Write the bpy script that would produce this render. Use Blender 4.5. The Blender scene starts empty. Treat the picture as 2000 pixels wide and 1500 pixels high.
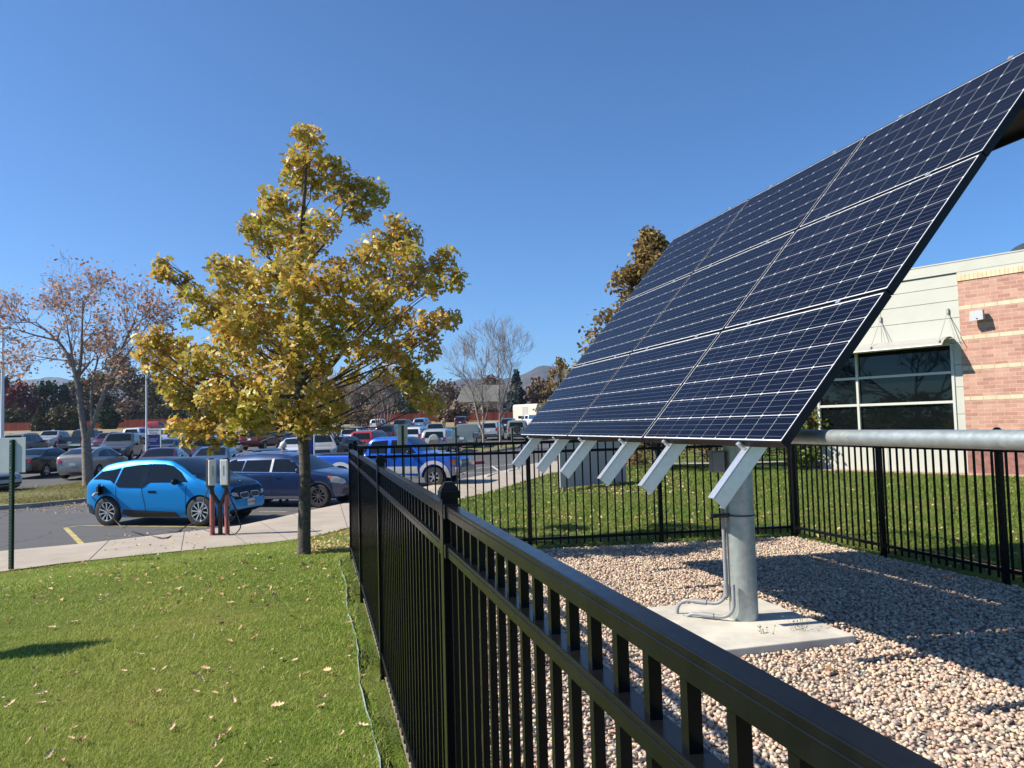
import bpy, bmesh, math, random
import numpy as np
from mathutils import Vector, Matrix
C = bpy.context.scene.collection
R = math.radians
rng = np.random.default_rng(7)
random.seed(7)
PI = math.pi

# ------------------------------------------------------------------ camera
EYE = 1.64
FPX, PITCH, ROLL = 1475.0, R(3.07), R(-1.55)
_cp, _sp, _cr, _sr = math.cos(PITCH), math.sin(PITCH), math.cos(ROLL), math.sin(ROLL)
_f = np.array([0, _cp, _sp]); _r = np.array([1, 0, 0.]); _u = np.array([0, -_sp, _cp])
CR = _r*_cr + _u*_sr; CU = _u*_cr - _r*_sr
cam = bpy.data.cameras.new('camera'); co = bpy.data.objects.new('camera', cam); C.objects.link(co)
co.matrix_world = Matrix(((CR[0], CU[0], -_f[0], 0), (CR[1], CU[1], -_f[1], 0), (CR[2], CU[2], -_f[2], EYE), (0, 0, 0, 1)))
cam.sensor_fit = 'HORIZONTAL'; cam.sensor_width = 36; cam.lens = 36*FPX/2000
cam.clip_start = 0.03; cam.clip_end = 30000
bpy.context.scene.camera = co

# ------------------------------------------------------------------ light
SUN_AZ, SUN_EL = 262.5, 40.0           # compass angle from +Y towards +X of where the sun stands
w = bpy.data.worlds.new('World'); bpy.context.scene.world = w; w.use_nodes = True
nt = w.node_tree; nt.nodes.clear()
sky = nt.nodes.new('ShaderNodeTexSky'); sky.sky_type = 'NISHITA'; sky.sun_disc = False
sky.sun_elevation = R(SUN_EL); sky.sun_rotation = R(SUN_AZ)
sky.altitude = 1500; sky.air_density = 1.0; sky.dust_density = 0.0; sky.ozone_density = 6.0
tint = nt.nodes.new('ShaderNodeMix'); tint.data_type = 'RGBA'; tint.blend_type = 'MULTIPLY'; tint.inputs[0].default_value = 1
tint.inputs[7].default_value = (.60, .95, 1.17, 1); nt.links.new(sky.outputs[0], tint.inputs[6])
bg = nt.nodes.new('ShaderNodeBackground'); bg.inputs[1].default_value = 0.082
wo = nt.nodes.new('ShaderNodeOutputWorld')
nt.links.new(tint.outputs[2], bg.inputs[0]); nt.links.new(bg.outputs[0], wo.inputs[0])
sl = bpy.data.lights.new('sun', 'SUN'); sl.energy = 5.0; sl.angle = R(0.53); sl.color = (1, 0.93, 0.82)
so = bpy.data.objects.new('sun', sl); C.objects.link(so)
sd = Vector((math.sin(R(SUN_AZ))*math.cos(R(SUN_EL)), math.cos(R(SUN_AZ))*math.cos(R(SUN_EL)), math.sin(R(SUN_EL))))
so.rotation_euler = sd.to_track_quat('Z', 'Y').to_euler()
vs = bpy.context.scene.view_settings
vs.view_transform = 'Standard'; vs.look = 'None'; vs.gamma = 1; vs.exposure = 0.8
bpy.context.scene.cycles.max_bounces = 6
bpy.context.scene.cycles.transparent_max_bounces = 6

# ------------------------------------------------------------------ materials
def srgb(r, g, b):
    return tuple(((c/255)/12.92 if c/255 <= .04045 else ((c/255+.055)/1.055)**2.4) for c in (r, g, b))
def new_mat(name):
    m = bpy.data.materials.new(name); m.use_nodes = True
    return m, m.node_tree, m.node_tree.nodes['Principled BSDF']
def N(t, kind, **kw):
    n = t.nodes.new('ShaderNode'+kind)
    for k, v in kw.items(): setattr(n, k, v)
    return n
def noise(t, scale, detail=4, coord='Object', rough=.6):
    tc = N(t, 'TexCoord'); n = N(t, 'TexNoise'); n.inputs['Scale'].default_value = scale
    n.inputs['Detail'].default_value = detail; n.inputs['Roughness'].default_value = rough
    t.links.new(tc.outputs[coord], n.inputs['Vector']); return n
def ramp(t, fac, stops):
    r = N(t, 'ValToRGB'); e = r.color_ramp.elements
    while len(e) < len(stops): e.new(.5)
    for i, (p, c) in enumerate(stops):
        e[i].position = p; e[i].color = (*c, 1)
    t.links.new(fac, r.inputs[0]); return r
def M(name, col, rough=.6, metal=0, var=.12, scale=8, bump=0, bscale=60, coat=0, spec=.5, rvar=0):
    m, t, b = new_mat(name)
    b.inputs['Roughness'].default_value = rough; b.inputs['Metallic'].default_value = metal
    b.inputs['Coat Weight'].default_value = coat; b.inputs['Coat Roughness'].default_value = .04
    b.inputs['Specular IOR Level'].default_value = spec
    if var:
        n = noise(t, scale)
        lo = tuple(c*(1-var) for c in col); hi = tuple(min(1, c*(1+var)) for c in col)
        r = ramp(t, n.outputs[0], [(.3, lo), (.7, hi)]); t.links.new(r.outputs[0], b.inputs['Base Color'])
    else: b.inputs['Base Color'].default_value = (*col, 1)
    if rvar:
        n2 = noise(t, scale*2.3); mr = N(t, 'MapRange')
        mr.inputs['To Min'].default_value = max(0, rough-rvar); mr.inputs['To Max'].default_value = min(1, rough+rvar)
        t.links.new(n2.outputs[0], mr.inputs[0]); t.links.new(mr.outputs[0], b.inputs['Roughness'])
    if bump:
        n = noise(t, bscale, 6); bu = N(t, 'Bump'); bu.inputs['Strength'].default_value = bump; bu.inputs['Distance'].default_value = .01
        t.links.new(n.outputs[0], bu.inputs['Height']); t.links.new(bu.outputs[0], b.inputs['Normal'])
    return m
def island_mat(name, stops, rough=.6, trans=0, patch=None, spec=.3):
    # colour picked per loose piece (leaf, blade, stone); optional large patches
    m, t, b = new_mat(name)
    g = N(t, 'NewGeometry'); r = ramp(t, g.outputs['Random Per Island'], stops)
    col = r.outputs[0]
    if patch:
        sc, c2, amt = patch
        n = noise(t, sc, 3); mr = N(t, 'MapRange'); mr.inputs['From Min'].default_value = .42; mr.inputs['From Max'].default_value = .68
        mr.inputs['To Max'].default_value = amt
        t.links.new(n.outputs[0], mr.inputs[0])
        mx = N(t, 'Mix', data_type='RGBA'); mx.inputs[7].default_value = (*c2, 1)
        t.links.new(mr.outputs[0], mx.inputs[0]); t.links.new(col, mx.inputs[6]); col = mx.outputs[2]
    t.links.new(col, b.inputs['Base Color']); b.inputs['Roughness'].default_value = rough
    b.inputs['Specular IOR Level'].default_value = spec
    if trans:
        tr = N(t, 'BsdfTranslucent'); ms = N(t, 'MixShader'); ms.inputs[0].default_value = trans
        t.links.new(col, tr.inputs[0]); t.links.new(b.outputs[0], ms.inputs[1]); t.links.new(tr.outputs[0], ms.inputs[2])
        t.links.new(ms.outputs[0], t.nodes['Material Output'].inputs[0])
    return m

BLACKMETAL = M('black_powder_coat', (.0055, .006, .0065), .24, var=.3, scale=14, spec=.17, rvar=.07)
GALV = M('galvanised_steel', (.40, .44, .425), .42, metal=.6, var=.16, scale=20, bump=.04, bscale=50, rvar=.12)
ALU = M('mill_aluminium', (.72, .75, .78), .38, metal=.85, var=.06, scale=30)
FRAMEBLK = M('anodised_frame', (.008, .008, .010), .5, var=.1, spec=.25)
DARKBEAM = M('painted_beam', (.05, .05, .045), .5, var=.15)
BACKSHEET = M('white_backsheet', (.75, .77, .8), .25, var=0, coat=.5)
CONC = M('pale_concrete', (.53, .495, .42), .85, var=.22, scale=3.2, bump=.25, bscale=90)
WALKC = M('walk_concrete', (.37, .315, .25), .9, var=.12, scale=1.6, bump=.2, bscale=60)
KERBC = M('kerb_concrete', (.33, .29, .25), .9, var=.2, scale=3)
YELLOW = M('yellow_line_paint', (.42, .34, .13), .8, var=.35, scale=6)
WHITEPAINT = M('white_line_paint', (.5, .5, .48), .8, var=.3, scale=6)
REDPAINT = M('red_kerb_paint', (.45, .08, .07), .8, var=.2)
BARKO = M('oak_bark', (.095, .078, .062), .95, var=.45, scale=22, bump=1.0, bscale=26)
BARKG = M('grey_bark', (.2, .17, .145), .95, var=.35, scale=9, bump=.7, bscale=20)
BARKP = M('pale_bark', (.27, .23, .20), .9, var=.3, scale=6)
GREENPOST = M('green_post_paint', (.012, .045, .025), .4, var=.2)
SIGNBACK = M('sign_back_aluminium', (.42, .46, .45), .45, metal=.35, var=.08, scale=4)
WHITEP = M('white_paint', (.78, .78, .76), .4, var=.05)
NAVY = M('navy_sign_face', (.01, .018, .15), .35, var=.05)
BLACKTXT = M('black_lettering', (.02, .02, .02), .6, var=0)
WHITETXT = M('white_lettering', (.8, .8, .8), .6, var=0)
MAROONPOST = M('faded_red_paint', (.33, .1, .085), .55, var=.18, scale=10)
BLKPLAS = M('black_plastic', (.018, .018, .02), .45, var=.15)
RUBBER = M('tyre_rubber', (.022, .022, .023), .8, var=.2, scale=20)
RIM = M('alloy_rim', (.62, .63, .65), .28, metal=.8, var=.05)
RIMD = M('grey_alloy_rim', (.22, .22, .23), .35, metal=.8, var=.1)
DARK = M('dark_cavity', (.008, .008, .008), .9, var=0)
GLASS = M('car_glass', (.008, .011, .013), .04, var=0, spec=.45)
BGLASS = M('window_glass', (.005, .007, .007), .02, var=0, spec=.32)
CHROME = M('chrome', (.75, .75, .76), .12, metal=1, var=0)
LAMPW = M('headlamp_lens', (.36, .37, .38), .12, metal=.1, var=.3, scale=40, coat=.3)
LAMPR = M('tail_lens', (.3, .012, .012), .15, var=.1, coat=.6)
LAMPO = M('amber_lens', (.5, .14, .03), .15, var=.05, coat=.6)
PLATE = M('plate_white', (.6, .6, .55), .5, var=.1)
def paint(name, c, rough=.3, metal=.35): return M(name, c, rough, metal=metal, var=.03, scale=3, coat=.9)

# ------------------------------------------------------------------ object helpers
def tag(o, label=None, cat=None, group=None, kind=None):
    if label: o['label'] = label
    if cat: o['category'] = cat
    if group: o['group'] = group
    if kind: o['kind'] = kind
    return o
def empty(name, loc=(0, 0, 0), rz=0, label=None, cat=None, group=None):
    o = bpy.data.objects.new(name, None); C.objects.link(o); o.location = loc; o.rotation_euler = (0, 0, rz)
    o.empty_display_size = .1
    return tag(o, label, cat, group)
def link(name, me, mats, parent=None, smooth=False, ang=40):
    o = bpy.data.objects.new(name, me); C.objects.link(o)
    for m in (mats if isinstance(mats, (list, tuple)) else [mats]):
        if m: me.materials.append(m)
    if parent: o.parent = parent
    if smooth:
        me.shade_smooth()
        if ang < 180: me.set_sharp_from_angle(angle=R(ang))
    return o
def kids(o): return [x for x in o.children]
def copy_tree(o, parent=None):
    c = o.copy(); C.objects.link(c)
    c.parent = parent
    for ch in kids(o): copy_tree(ch, c)
    return c
class MB:
    def __init__(s): s.v = []; s.f = []; s.m = []; s.mi = 0
    def add(s, vs, fs):
        k = len(s.v); s.v += [tuple(map(float, p)) for p in vs]
        for f in fs: s.f.append([i+k for i in f]); s.m.append(s.mi)
    def box(s, c, d, mat=None):
        x, y, z = d[0]/2, d[1]/2, d[2]/2
        p = [Vector((a*x, b*y, e*z)) for a in (-1, 1) for b in (-1, 1) for e in (-1, 1)]
        if mat is not None: p = [mat @ q for q in p]
        c = Vector(c)
        s.add([q+c for q in p], [(0, 1, 3, 2), (4, 6, 7, 5), (0, 4, 5, 1), (2, 3, 7, 6), (0, 2, 6, 4), (1, 5, 7, 3)])
    def obox(s, o, ax, ay, az, d):
        # box with corner o and edges along unit vectors
        ax, ay, az = Vector(ax)*d[0], Vector(ay)*d[1], Vector(az)*d[2]; o = Vector(o)
        s.add([o+ax*i+ay*j+az*k for i in (0, 1) for j in (0, 1) for k in (0, 1)],
              [(0, 1, 3, 2), (4, 6, 7, 5), (0, 4, 5, 1), (2, 3, 7, 6), (0, 2, 6, 4), (1, 5, 7, 3)])
    def tube(s, pts, r, n=12, cap=True):
        pts = [Vector(p) for p in pts]; rr = r if isinstance(r, (list, tuple)) else [r]*len(pts)
        vs = []; fs = []; up = None
        for i, p in enumerate(pts):
            d = (pts[min(i+1, len(pts)-1)]-pts[max(i-1, 0)]).normalized()
            if up is None: up = d.orthogonal().normalized()
            else: up = (up - d*up.dot(d)).normalized()
            q = d.cross(up)
            for k in range(n):
                a = 2*PI*k/n; vs.append(p+(up*math.cos(a)+q*math.sin(a))*rr[i])
        for i in range(len(pts)-1):
            for k in range(n):
                k2 = (k+1) % n; fs.append((i*n+k, i*n+k2, (i+1)*n+k2, (i+1)*n+k))
        if cap: fs.append(tuple(range(n))[::-1]); fs.append(tuple(range((len(pts)-1)*n, len(pts)*n)))
        s.add(vs, fs)
    def lathe(s, prof, mat=None, n=32, close=False):
        # prof: list of (radius, height); axis = local z of mat
        mat = mat or Matrix.Identity(4); vs = []; fs = []; m = len(prof)
        for (r, h) in prof:
            for k in range(n):
                a = 2*PI*k/n; vs.append(mat @ Vector((r*math.cos(a), r*math.sin(a), h)))
        for i in range(m if close else m-1):
            for k in range(n):
                k2 = (k+1) % n; j = (i+1) % m
                fs.append((i*n+k, i*n+k2, j*n+k2, j*n+k))
        s.add(vs, fs)
    def prism(s, poly, o, ax, ay, az, h):
        # polygon in the ax/ay plane extruded h along az
        o, ax, ay, az = Vector(o), Vector(ax), Vector(ay), Vector(az); n = len(poly)
        vs = [o+ax*a+ay*b for a, b in poly]+[o+ax*a+ay*b+az*h for a, b in poly]
        s.add(vs, [tuple(range(n))[::-1], tuple(range(n, 2*n))]+[(i, (i+1) % n, (i+1) % n+n, i+n) for i in range(n)])
    def ball(s, c, r, n=12, m=8):
        r = (r, r, r) if not isinstance(r, (tuple, list)) else r; vs = []; fs = []
        for i in range(m+1):
            t = PI*i/m
            for k in range(n):
                a = 2*PI*k/n; vs.append((c[0]+r[0]*math.sin(t)*math.cos(a), c[1]+r[1]*math.sin(t)*math.sin(a), c[2]+r[2]*math.cos(t)))
        for i in range(m):
            for k in range(n):
                k2 = (k+1) % n; fs.append((i*n+k, (i+1)*n+k, (i+1)*n+k2, i*n+k2))
        s.add(vs, fs)
    def build(s, name, mats, parent=None, smooth=False, off=None, ang=40, bevel=0):
        me = bpy.data.meshes.new(name)
        vs = s.v if off is None else [(p[0]-off[0], p[1]-off[1], p[2]-off[2]) for p in s.v]
        me.from_pydata(vs, [], s.f); me.polygons.foreach_set('material_index', s.m); me.update()
        if bevel:
            bm = bmesh.new(); bm.from_mesh(me); bmesh.ops.remove_doubles(bm, verts=bm.verts, dist=1e-5)
            bmesh.ops.bevel(bm, geom=[e for e in bm.edges if len(e.link_faces) == 2 and e.calc_face_angle(0) > .5], offset=bevel, segments=2, affect='EDGES', profile=.5)
            bm.to_mesh(me); bm.free()
        return link(name, me, mats, parent, smooth, ang)
def np_mesh(name, V, k, mats, parent=None, smooth=False, tri=None):
    # V: (n*k,3) one k-gon per k vertices, or with tri an index array (m,3)
    me = bpy.data.meshes.new(name); V = np.ascontiguousarray(V, np.float32)
    me.vertices.add(len(V)); me.vertices.foreach_set('co', V.ravel())
    idx = np.arange(len(V), dtype=np.int32) if tri is None else np.ascontiguousarray(tri, np.int32).ravel()
    kk = k if tri is None else tri.shape[1]
    nf = len(idx)//kk
    me.loops.add(len(idx)); me.loops.foreach_set('vertex_index', idx)
    me.polygons.add(nf); me.polygons.foreach_set('loop_start', np.arange(0, nf*kk, kk, dtype=np.int32))
    me.polygons.foreach_set('loop_total', np.full(nf, kk, np.int32))
    me.update(calc_edges=True); me.validate()
    return link(name, me, mats, parent, smooth, 180)
def applied(o):
    dg = bpy.context.evaluated_depsgraph_get(); dg.update()
    me = bpy.data.meshes.new_from_object(o.evaluated_get(dg)); return me
def text(s, size, name, mat, parent, loc, rot, align='CENTER'):
    cu = bpy.data.curves.new(name, 'FONT'); cu.body = s; cu.size = size; cu.align_x = align; cu.extrude = .001
    t = bpy.data.objects.new('t', cu); C.objects.link(t)
    me = applied(t); bpy.data.objects.remove(t)
    me.materials.clear()
    o = link(name, me, mat, parent); o.location = loc; o.rotation_euler = rot; return o

# ------------------------------------------------------------------ terrain functions
LE = np.array([(-26, -8.5), (-14, 5.2), (-8.17, 12.07), (-7.58, 12.71), (-6.46, 13.45), (-5.37, 14.07), (-4.7, 14.4), (-4.2, 14.85), (-3.87, 15.5),
               (-3.55, 16.53), (-.72, 24.42), (.34, 27.99), (1.5, 32.0), (2.6, 34.0), (5.15, 33.2), (8.62, 32.6), (13.06, 32.49), (40, 32)])
KE = np.array([(-28.5, -6.5), (-16, 7.2), (-9.63, 14.22), (-8.49, 14.91), (-7.32, 16.02), (-6.7, 16.58), (-6.18, 17.13), (-5.85, 18.2), (-5.5, 19.55),
               (-4.77, 21.79), (-2.04, 30.18), (.2, 36.2), (1.2, 38.6), (2.6, 39.6), (5.5, 37.6), (8.9, 35.7), (13.2, 35.2), (40, 34.6)])
def sstep(a, b, x):
    t = np.clip((x-a)/(b-a), 0, 1); return t*t*(3-2*t)
def sdist(x, y, P=LE):
    # signed distance to a polyline, positive on its right-hand (lawn) side
    x = np.asarray(x, float); y = np.asarray(y, float); best = np.full(x.shape, 1e9); sg = np.ones(x.shape)
    for (a, b) in zip(P[:-1], P[1:]):
        d = b-a; L = (d**2).sum(); t = np.clip(((x-a[0])*d[0]+(y-a[1])*d[1])/L, 0, 1)
        q = np.hypot(x-a[0]-t*d[0], y-a[1]-t*d[1]); c = d[0]*(y-a[1])-d[1]*(x-a[0])
        m = q < best-1e-9; best = np.where(m, q, best); sg = np.where(m, np.where(c < 0, 1., -1.), sg)
    return best*sg
def lotz(x, y):
    x = np.clip(np.asarray(x, float), -70, 12); y = np.asarray(y, float); yy = np.clip(y, 0, 185)
    rise = np.where(yy > 36, yy-33, np.where(yy > 30, (yy-30)**2/12, 0))
    return -.56+.025*rise-.008*(x+22)*sstep(35, 60, yy)
def lawnz(x, y, s): return (lotz(x, y)+.1)*(1-sstep(0, 5, s))-.02*sstep(5, 18, s)
def surf(x, y):
    s = sdist(x, y); k = sdist(x, y, KE)
    return np.where(s >= 0, lawnz(x, y, s), np.where(k > 0, lotz(x, y)+.105, lotz(x, y)))
def ground(x, y):
    s = sdist(x, y); dip = .16*sstep(0, -.4, s)*(1-sstep(120, 126, np.asarray(y, float)))
    z = np.where(s >= 0, lawnz(x, y, s), lotz(x, y)+.1-.12*sstep(0, -.3, s)-dip)
    return z-.05*(((np.asarray(x) > -2) & (s > 4.5)) & inbed(x, y))
def ray(px, py): return (px-1000)/FPX*CR-(py-750)/FPX*CU+_f
def hit(px, py):
    d = ray(px, py); t = np.linspace(1, 220, 12000); X = d[0]*t; Y = d[1]*t; Z = EYE+d[2]*t
    g = surf(X, Y); i = int(np.argmax(Z <= g)) if (Z <= g).any() else len(t)-1
    return Vector((X[i], Y[i], float(g[i])))
def at(px, py, Y):
    d = ray(px, py); return Vector(d*(Y/d[1]))+Vector((0, 0, EYE))
def onlot(px, Y):
    p = at(px, 850, Y); return Vector((p.x, Y, float(lotz(p.x, Y))))

# the fenced enclosure's corners
AX = R(-14.5); UX = Vector((math.sin(AX), math.cos(AX), 0)); NX = Vector((math.cos(AX), -math.sin(AX), 0))
F0 = Vector((.40, 0.1, 0)); FA = Vector((-2.08, 9.65, 0)); FB = Vector((3.80, 10.45, 0)); FC = FB-UX*9.6
def inbed(x, y):
    x = np.asarray(x, float); y = np.asarray(y, float); ok = np.ones(np.broadcast(x, y).shape, bool)
    P = [F0-UX*3, FA, FB, FC]
    for i in range(4):
        a, b = P[i], P[(i+1) % 4]; ok &= ((b.x-a.x)*(y-a.y)-(b.y-a.y)*(x-a.x)) < .02
    return ok

# ------------------------------------------------------------------ ground sheets
def grass_ground_mat():
    m, t, b = new_mat('lawn_soil')
    n = noise(t, .55, 5); n2 = noise(t, 9, 5)
    r1 = ramp(t, n.outputs[0], [(.3, (.075, .125, .016)), (.52, (.125, .155, .028)), (.72, (.20, .185, .05))])
    r2 = ramp(t, n2.outputs[0], [(.3, (.72, .72, .72)), (.7, (1.2, 1.2, 1.2))])
    mx = N(t, 'Mix', data_type='RGBA', blend_type='MULTIPLY'); mx.inputs[0].default_value = 1
    t.links.new(r1.outputs[0], mx.inputs[6]); t.links.new(r2.outputs[0], mx.inputs[7])
    # dry tan grass beyond the parking lot
    tc = N(t, 'TexCoord'); sx = N(t, 'SeparateXYZ'); t.links.new(tc.outputs['Object'], sx.inputs[0])
    mr = N(t, 'MapRange'); mr.inputs['From Min'].default_value = 100; mr.inputs['From Max'].default_value = 120
    t.links.new(sx.outputs[1], mr.inputs[0])
    n3 = noise(t, .25, 6); r3 = ramp(t, n3.outputs[0], [(.3, (.22, .17, .09)), (.7, (.33, .27, .15))])
    mx2 = N(t, 'Mix', data_type='RGBA'); t.links.new(mr.outputs[0], mx2.inputs[0])
    t.links.new(mx.outputs[2], mx2.inputs[6]); t.links.new(r3.outputs[0], mx2.inputs[7])
    t.links.new(mx2.outputs[2], b.inputs['Base Color']); b.inputs['Roughness'].default_value = .95; b.inputs['Specular IOR Level'].default_value = .1
    n4 = noise(t, 60, 3); bu = N(t, 'Bump'); bu.inputs['Strength'].default_value = .8; bu.inputs['Distance'].default_value = .03
    t.links.new(n4.outputs[0], bu.inputs['Height']); t.links.new(bu.outputs[0], b.inputs['Normal'])
    return m
GXS = np.concatenate([[-5000, -2500, -1200, -600, -350, -220], np.arange(-150, -32, 6), np.arange(-32, 24, .5), np.arange(24, 150, 6), [220, 350, 600, 1200, 2500, 5000]])
GYS = np.concatenate([[-200, -80, -40, -20], np.arange(-12, 46, .5), np.arange(46, 200, 4), [220, 300, 500, 900, 1800, 3500, 5200]])
X, Y = np.meshgrid(GXS, GYS); Z = ground(X, Y); ny, nx = X.shape
idx = np.arange(nx*ny).reshape(ny, nx)
quads = np.stack([idx[:-1, :-1], idx[:-1, 1:], idx[1:, 1:], idx[1:, :-1]], -1).reshape(-1, 4)
tag(np_mesh('lawn_ground', np.stack([X, Y, Z], -1).reshape(-1, 3), 4, grass_ground_mat(), smooth=True, tri=quads), kind='structure')

def flat(poly, step=None, fn=None, name='sheet', mat=None, parent=None, smooth=False):
    bm = bmesh.new(); bm.faces.new([bm.verts.new((p[0], p[1], 0)) for p in poly])
    if step:
        sx, sy = step if isinstance(step, tuple) else (step, step)
        xs = [p[0] for p in poly]; ys = [p[1] for p in poly]
        for lo, hi, st, no in ((min(xs), max(xs), sx, (1, 0, 0)), (min(ys), max(ys), sy, (0, 1, 0))):
            n = max(1, int((hi-lo)/st+.99))
            for i in range(1, n):
                q = lo+(hi-lo)*i/n; c = (q, 0, 0) if no[0] else (0, q, 0)
                bmesh.ops.bisect_plane(bm, geom=bm.verts[:]+bm.edges[:]+bm.faces[:], plane_co=c, plane_no=no, dist=1e-6)
    if fn:
        for v in bm.verts: v.co = fn(v.co.x, v.co.y)
    me = bpy.data.meshes.new(name); bm.to_mesh(me); bm.free()
    if name == 'sheet': return me
    return link(name, me, mat, parent, smooth, 60)

def asphalt():
    m, t, b = new_mat('asphalt')
    n = noise(t, .12, 8, rough=.7); n2 = noise(t, 70, 3)
    r = ramp(t, n.outputs[0], [(.3, (.068, .067, .066)), (.7, (.108, .104, .100))])
    r2 = ramp(t, n2.outputs[0], [(.35, (.75, .75, .75)), (.65, (1.2, 1.2, 1.2))])
    mx = N(t, 'Mix', data_type='RGBA', blend_type='MULTIPLY'); mx.inputs[0].default_value = 1
    t.links.new(r.outputs[0], mx.inputs[6]); t.links.new(r2.outputs[0], mx.inputs[7])
    v = N(t, 'TexVoronoi', feature='DISTANCE_TO_EDGE'); v.inputs['Scale'].default_value = .35
    tc = N(t, 'TexCoord'); nn = noise(t, 1.5, 4); ad = N(t, 'Mix', data_type='RGBA', blend_type='ADD'); ad.inputs[0].default_value = .7
    t.links.new(tc.outputs['Object'], ad.inputs[6]); t.links.new(nn.outputs['Color'], ad.inputs[7]); t.links.new(ad.outputs[2], v.inputs['Vector'])
    lt = N(t, 'MapRange'); lt.inputs['From Max'].default_value = .012; lt.inputs['To Min'].default_value = .35; t.links.new(v.outputs[0], lt.inputs[0])
    m3 = N(t, 'Mix', data_type='RGBA', blend_type='MULTIPLY'); m3.inputs[0].default_value = 1
    t.links.new(mx.outputs[2], m3.inputs[6]); t.links.new(lt.outputs[0], m3.inputs[7])
    t.links.new(m3.outputs[2], b.inputs['Base Color']); b.inputs['Roughness'].default_value = .85
    return m
ASPH = asphalt()
lotpoly = [tuple(p) for p in KE[:14]]+[(3.5, 46), (6, 60), (24, 80), (34, 122), (-95, 122), (-95, -6.5)]
tag(flat(lotpoly[::-1], 3, lambda x, y: (x, y, float(lotz(x, y))), 'parking_lot', ASPH, smooth=True), kind='structure')
# walkway with kerb face
def resample(P, n):
    d = np.concatenate([[0], np.cumsum(np.hypot(*np.diff(P, axis=0).T))]); t = np.linspace(0, 1, len(P))
    tt = np.linspace(0, 1, n); return np.stack([np.interp(tt, t, P[:, 0]), np.interp(tt, t, P[:, 1])], -1)
a, b = resample(LE, 171), resample(KE, 171)
rows = [(a+(b-a)*f, .108) for f in (-.03, .25, .5, .75, .985)]+[(b, .095), (b+(b-a)*.004, -.02)]
V = np.concatenate([np.column_stack([p, lotz(p[:, 0], p[:, 1])+h]) for p, h in rows]); n = 171
idx = np.arange(len(V)).reshape(-1, n)
quads = np.stack([idx[:-1, :-1], idx[:-1, 1:], idx[1:, 1:], idx[1:, :-1]], -1).reshape(-1, 4)
tag(np_mesh('sidewalk', V, 4, WALKC, tri=quads), kind='structure')
# joints cut in the walkway
mb = MB()
for i in range(33, 150, 11):
    p, q = Vector((*a[i], 0)), Vector((*b[i], 0)); d = (q-p); L = d.length; d.normalize(); e = Vector((-d.y, d.x, 0))
    for k in range(6):
        s0, s1 = p+d*L*k/6, p+d*L*(k+1)/6
        z0, z1 = float(lotz(s0.x, s0.y))+.112, float(lotz(s1.x, s1.y))+.112
        mb.add([(s0-e*.006)[:2]+(z0,), (s0+e*.006)[:2]+(z0,), (s1+e*.006)[:2]+(z1,), (s1-e*.006)[:2]+(z1,)], [(0, 1, 2, 3)])
tag(mb.build('sidewalk_joints', M('joint_dirt', (.12, .1, .085), .9)), kind='structure')

def strip(name, pts, wid, mat, dz=.006, kind='structure'):
    mb = MB(); pts = [Vector((p[0], p[1], 0)) for p in pts]; L = []
    for a_, b_ in zip(pts[:-1], pts[1:]):
        n_ = max(1, int((b_-a_).length/.7))
        L += [a_.lerp(b_, i/n_) for i in range(n_)]
    L.append(pts[-1]); vs = []
    for i, p in enumerate(L):
        d = (L[min(i+1, len(L)-1)]-L[max(i-1, 0)]).normalized(); e = Vector((-d.y, d.x, 0))*wid/2
        for q in (p-e, p+e): vs.append((q.x, q.y, float(lotz(q.x, q.y))+dz))
    mb.add(vs, [(2*i, 2*i+1, 2*i+3, 2*i+2) for i in range(len(L)-1)])
    return tag(mb.build(name, mat), kind=kind)
H = hit
strip('parking_line', [H(128, 1031), H(178, 1071)], .11, YELLOW)
strip('parking_line', [H(128, 1031), H(160, 1027), H(215, 1027.5), H(330, 1029), H(405, 1030)], .09, YELLOW)
strip('parking_line', [H(505, 1000), H(560, 1000)], .09, YELLOW)
for p0, p1 in (((905, 925), (1000, 915)), ((930, 915), (1020, 905)), ((960, 910), (1000, 930))):
    strip('parking_line', [H(*p0), H(*p1)], .1, WHITEPAINT)
# planted islands
def island(name, pts, mat, kh=.13):
    P = [H(*p) for p in pts]; poly = [(p.x, p.y) for p in P]; cx = sum(p[0] for p in poly)/len(poly); cy = sum(p[1] for p in poly)/len(poly)
    mb = MB(); vs = []
    n = len(poly)
    for x, y in poly:
        d = Vector((x-cx, y-cy, 0)).normalized()
        for k, h in ((0, -.03), (0, kh), (-.16, kh)): vs.append((x+d.x*k, y+d.y*k, float(lotz(x, y))+h))
    mb.add(vs, [(i*3+j, (i+1) % n*3+j, (i+1) % n*3+j+1, i*3+j+1) for i in range(n) for j in (0, 1)])
    tag(mb.build(name+'_kerb', KERBC), kind='structure')
    inner = []
    for x, y in poly:
        d = Vector((x-cx, y-cy, 0)).normalized(); inner.append((x-d.x*.15, y-d.y*.15))
    tag(flat(inner, 1.2, lambda x, y: (x, y, float(lotz(x, y))+kh-.01+.05*math.exp(-((x-cx)**2+(y-cy)**2)/9)), name, mat, smooth=True), kind='structure')
    return poly
DRYG = M('dry_grass', (.15, .14, .045), .95, var=.45, scale=4, bump=.8, bscale=40)
ISL = island('grass_island', [(-260, 1015), (-80, 1001), (60, 992), (150, 983), (195, 978), (215, 968), (200, 952), (170, 946), (90, 956), (-40, 968), (-200, 980), (-300, 1000)], DRYG)
ISL2 = island('kerb_island', [(905, 886), (950, 885), (1010, 876), (1020, 869), (990, 868), (940, 872), (900, 878)], DRYG)
mb = MB(); q0, q1 = H(926, 907), H(944, 905)
mb.box(((q0+q1)/2)+Vector((0, 0, .07)), ((q1-q0).length, .18, .16), Matrix.Rotation(math.atan2(q1.y-q0.y, q1.x-q0.x), 3, 'Z'))
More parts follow.
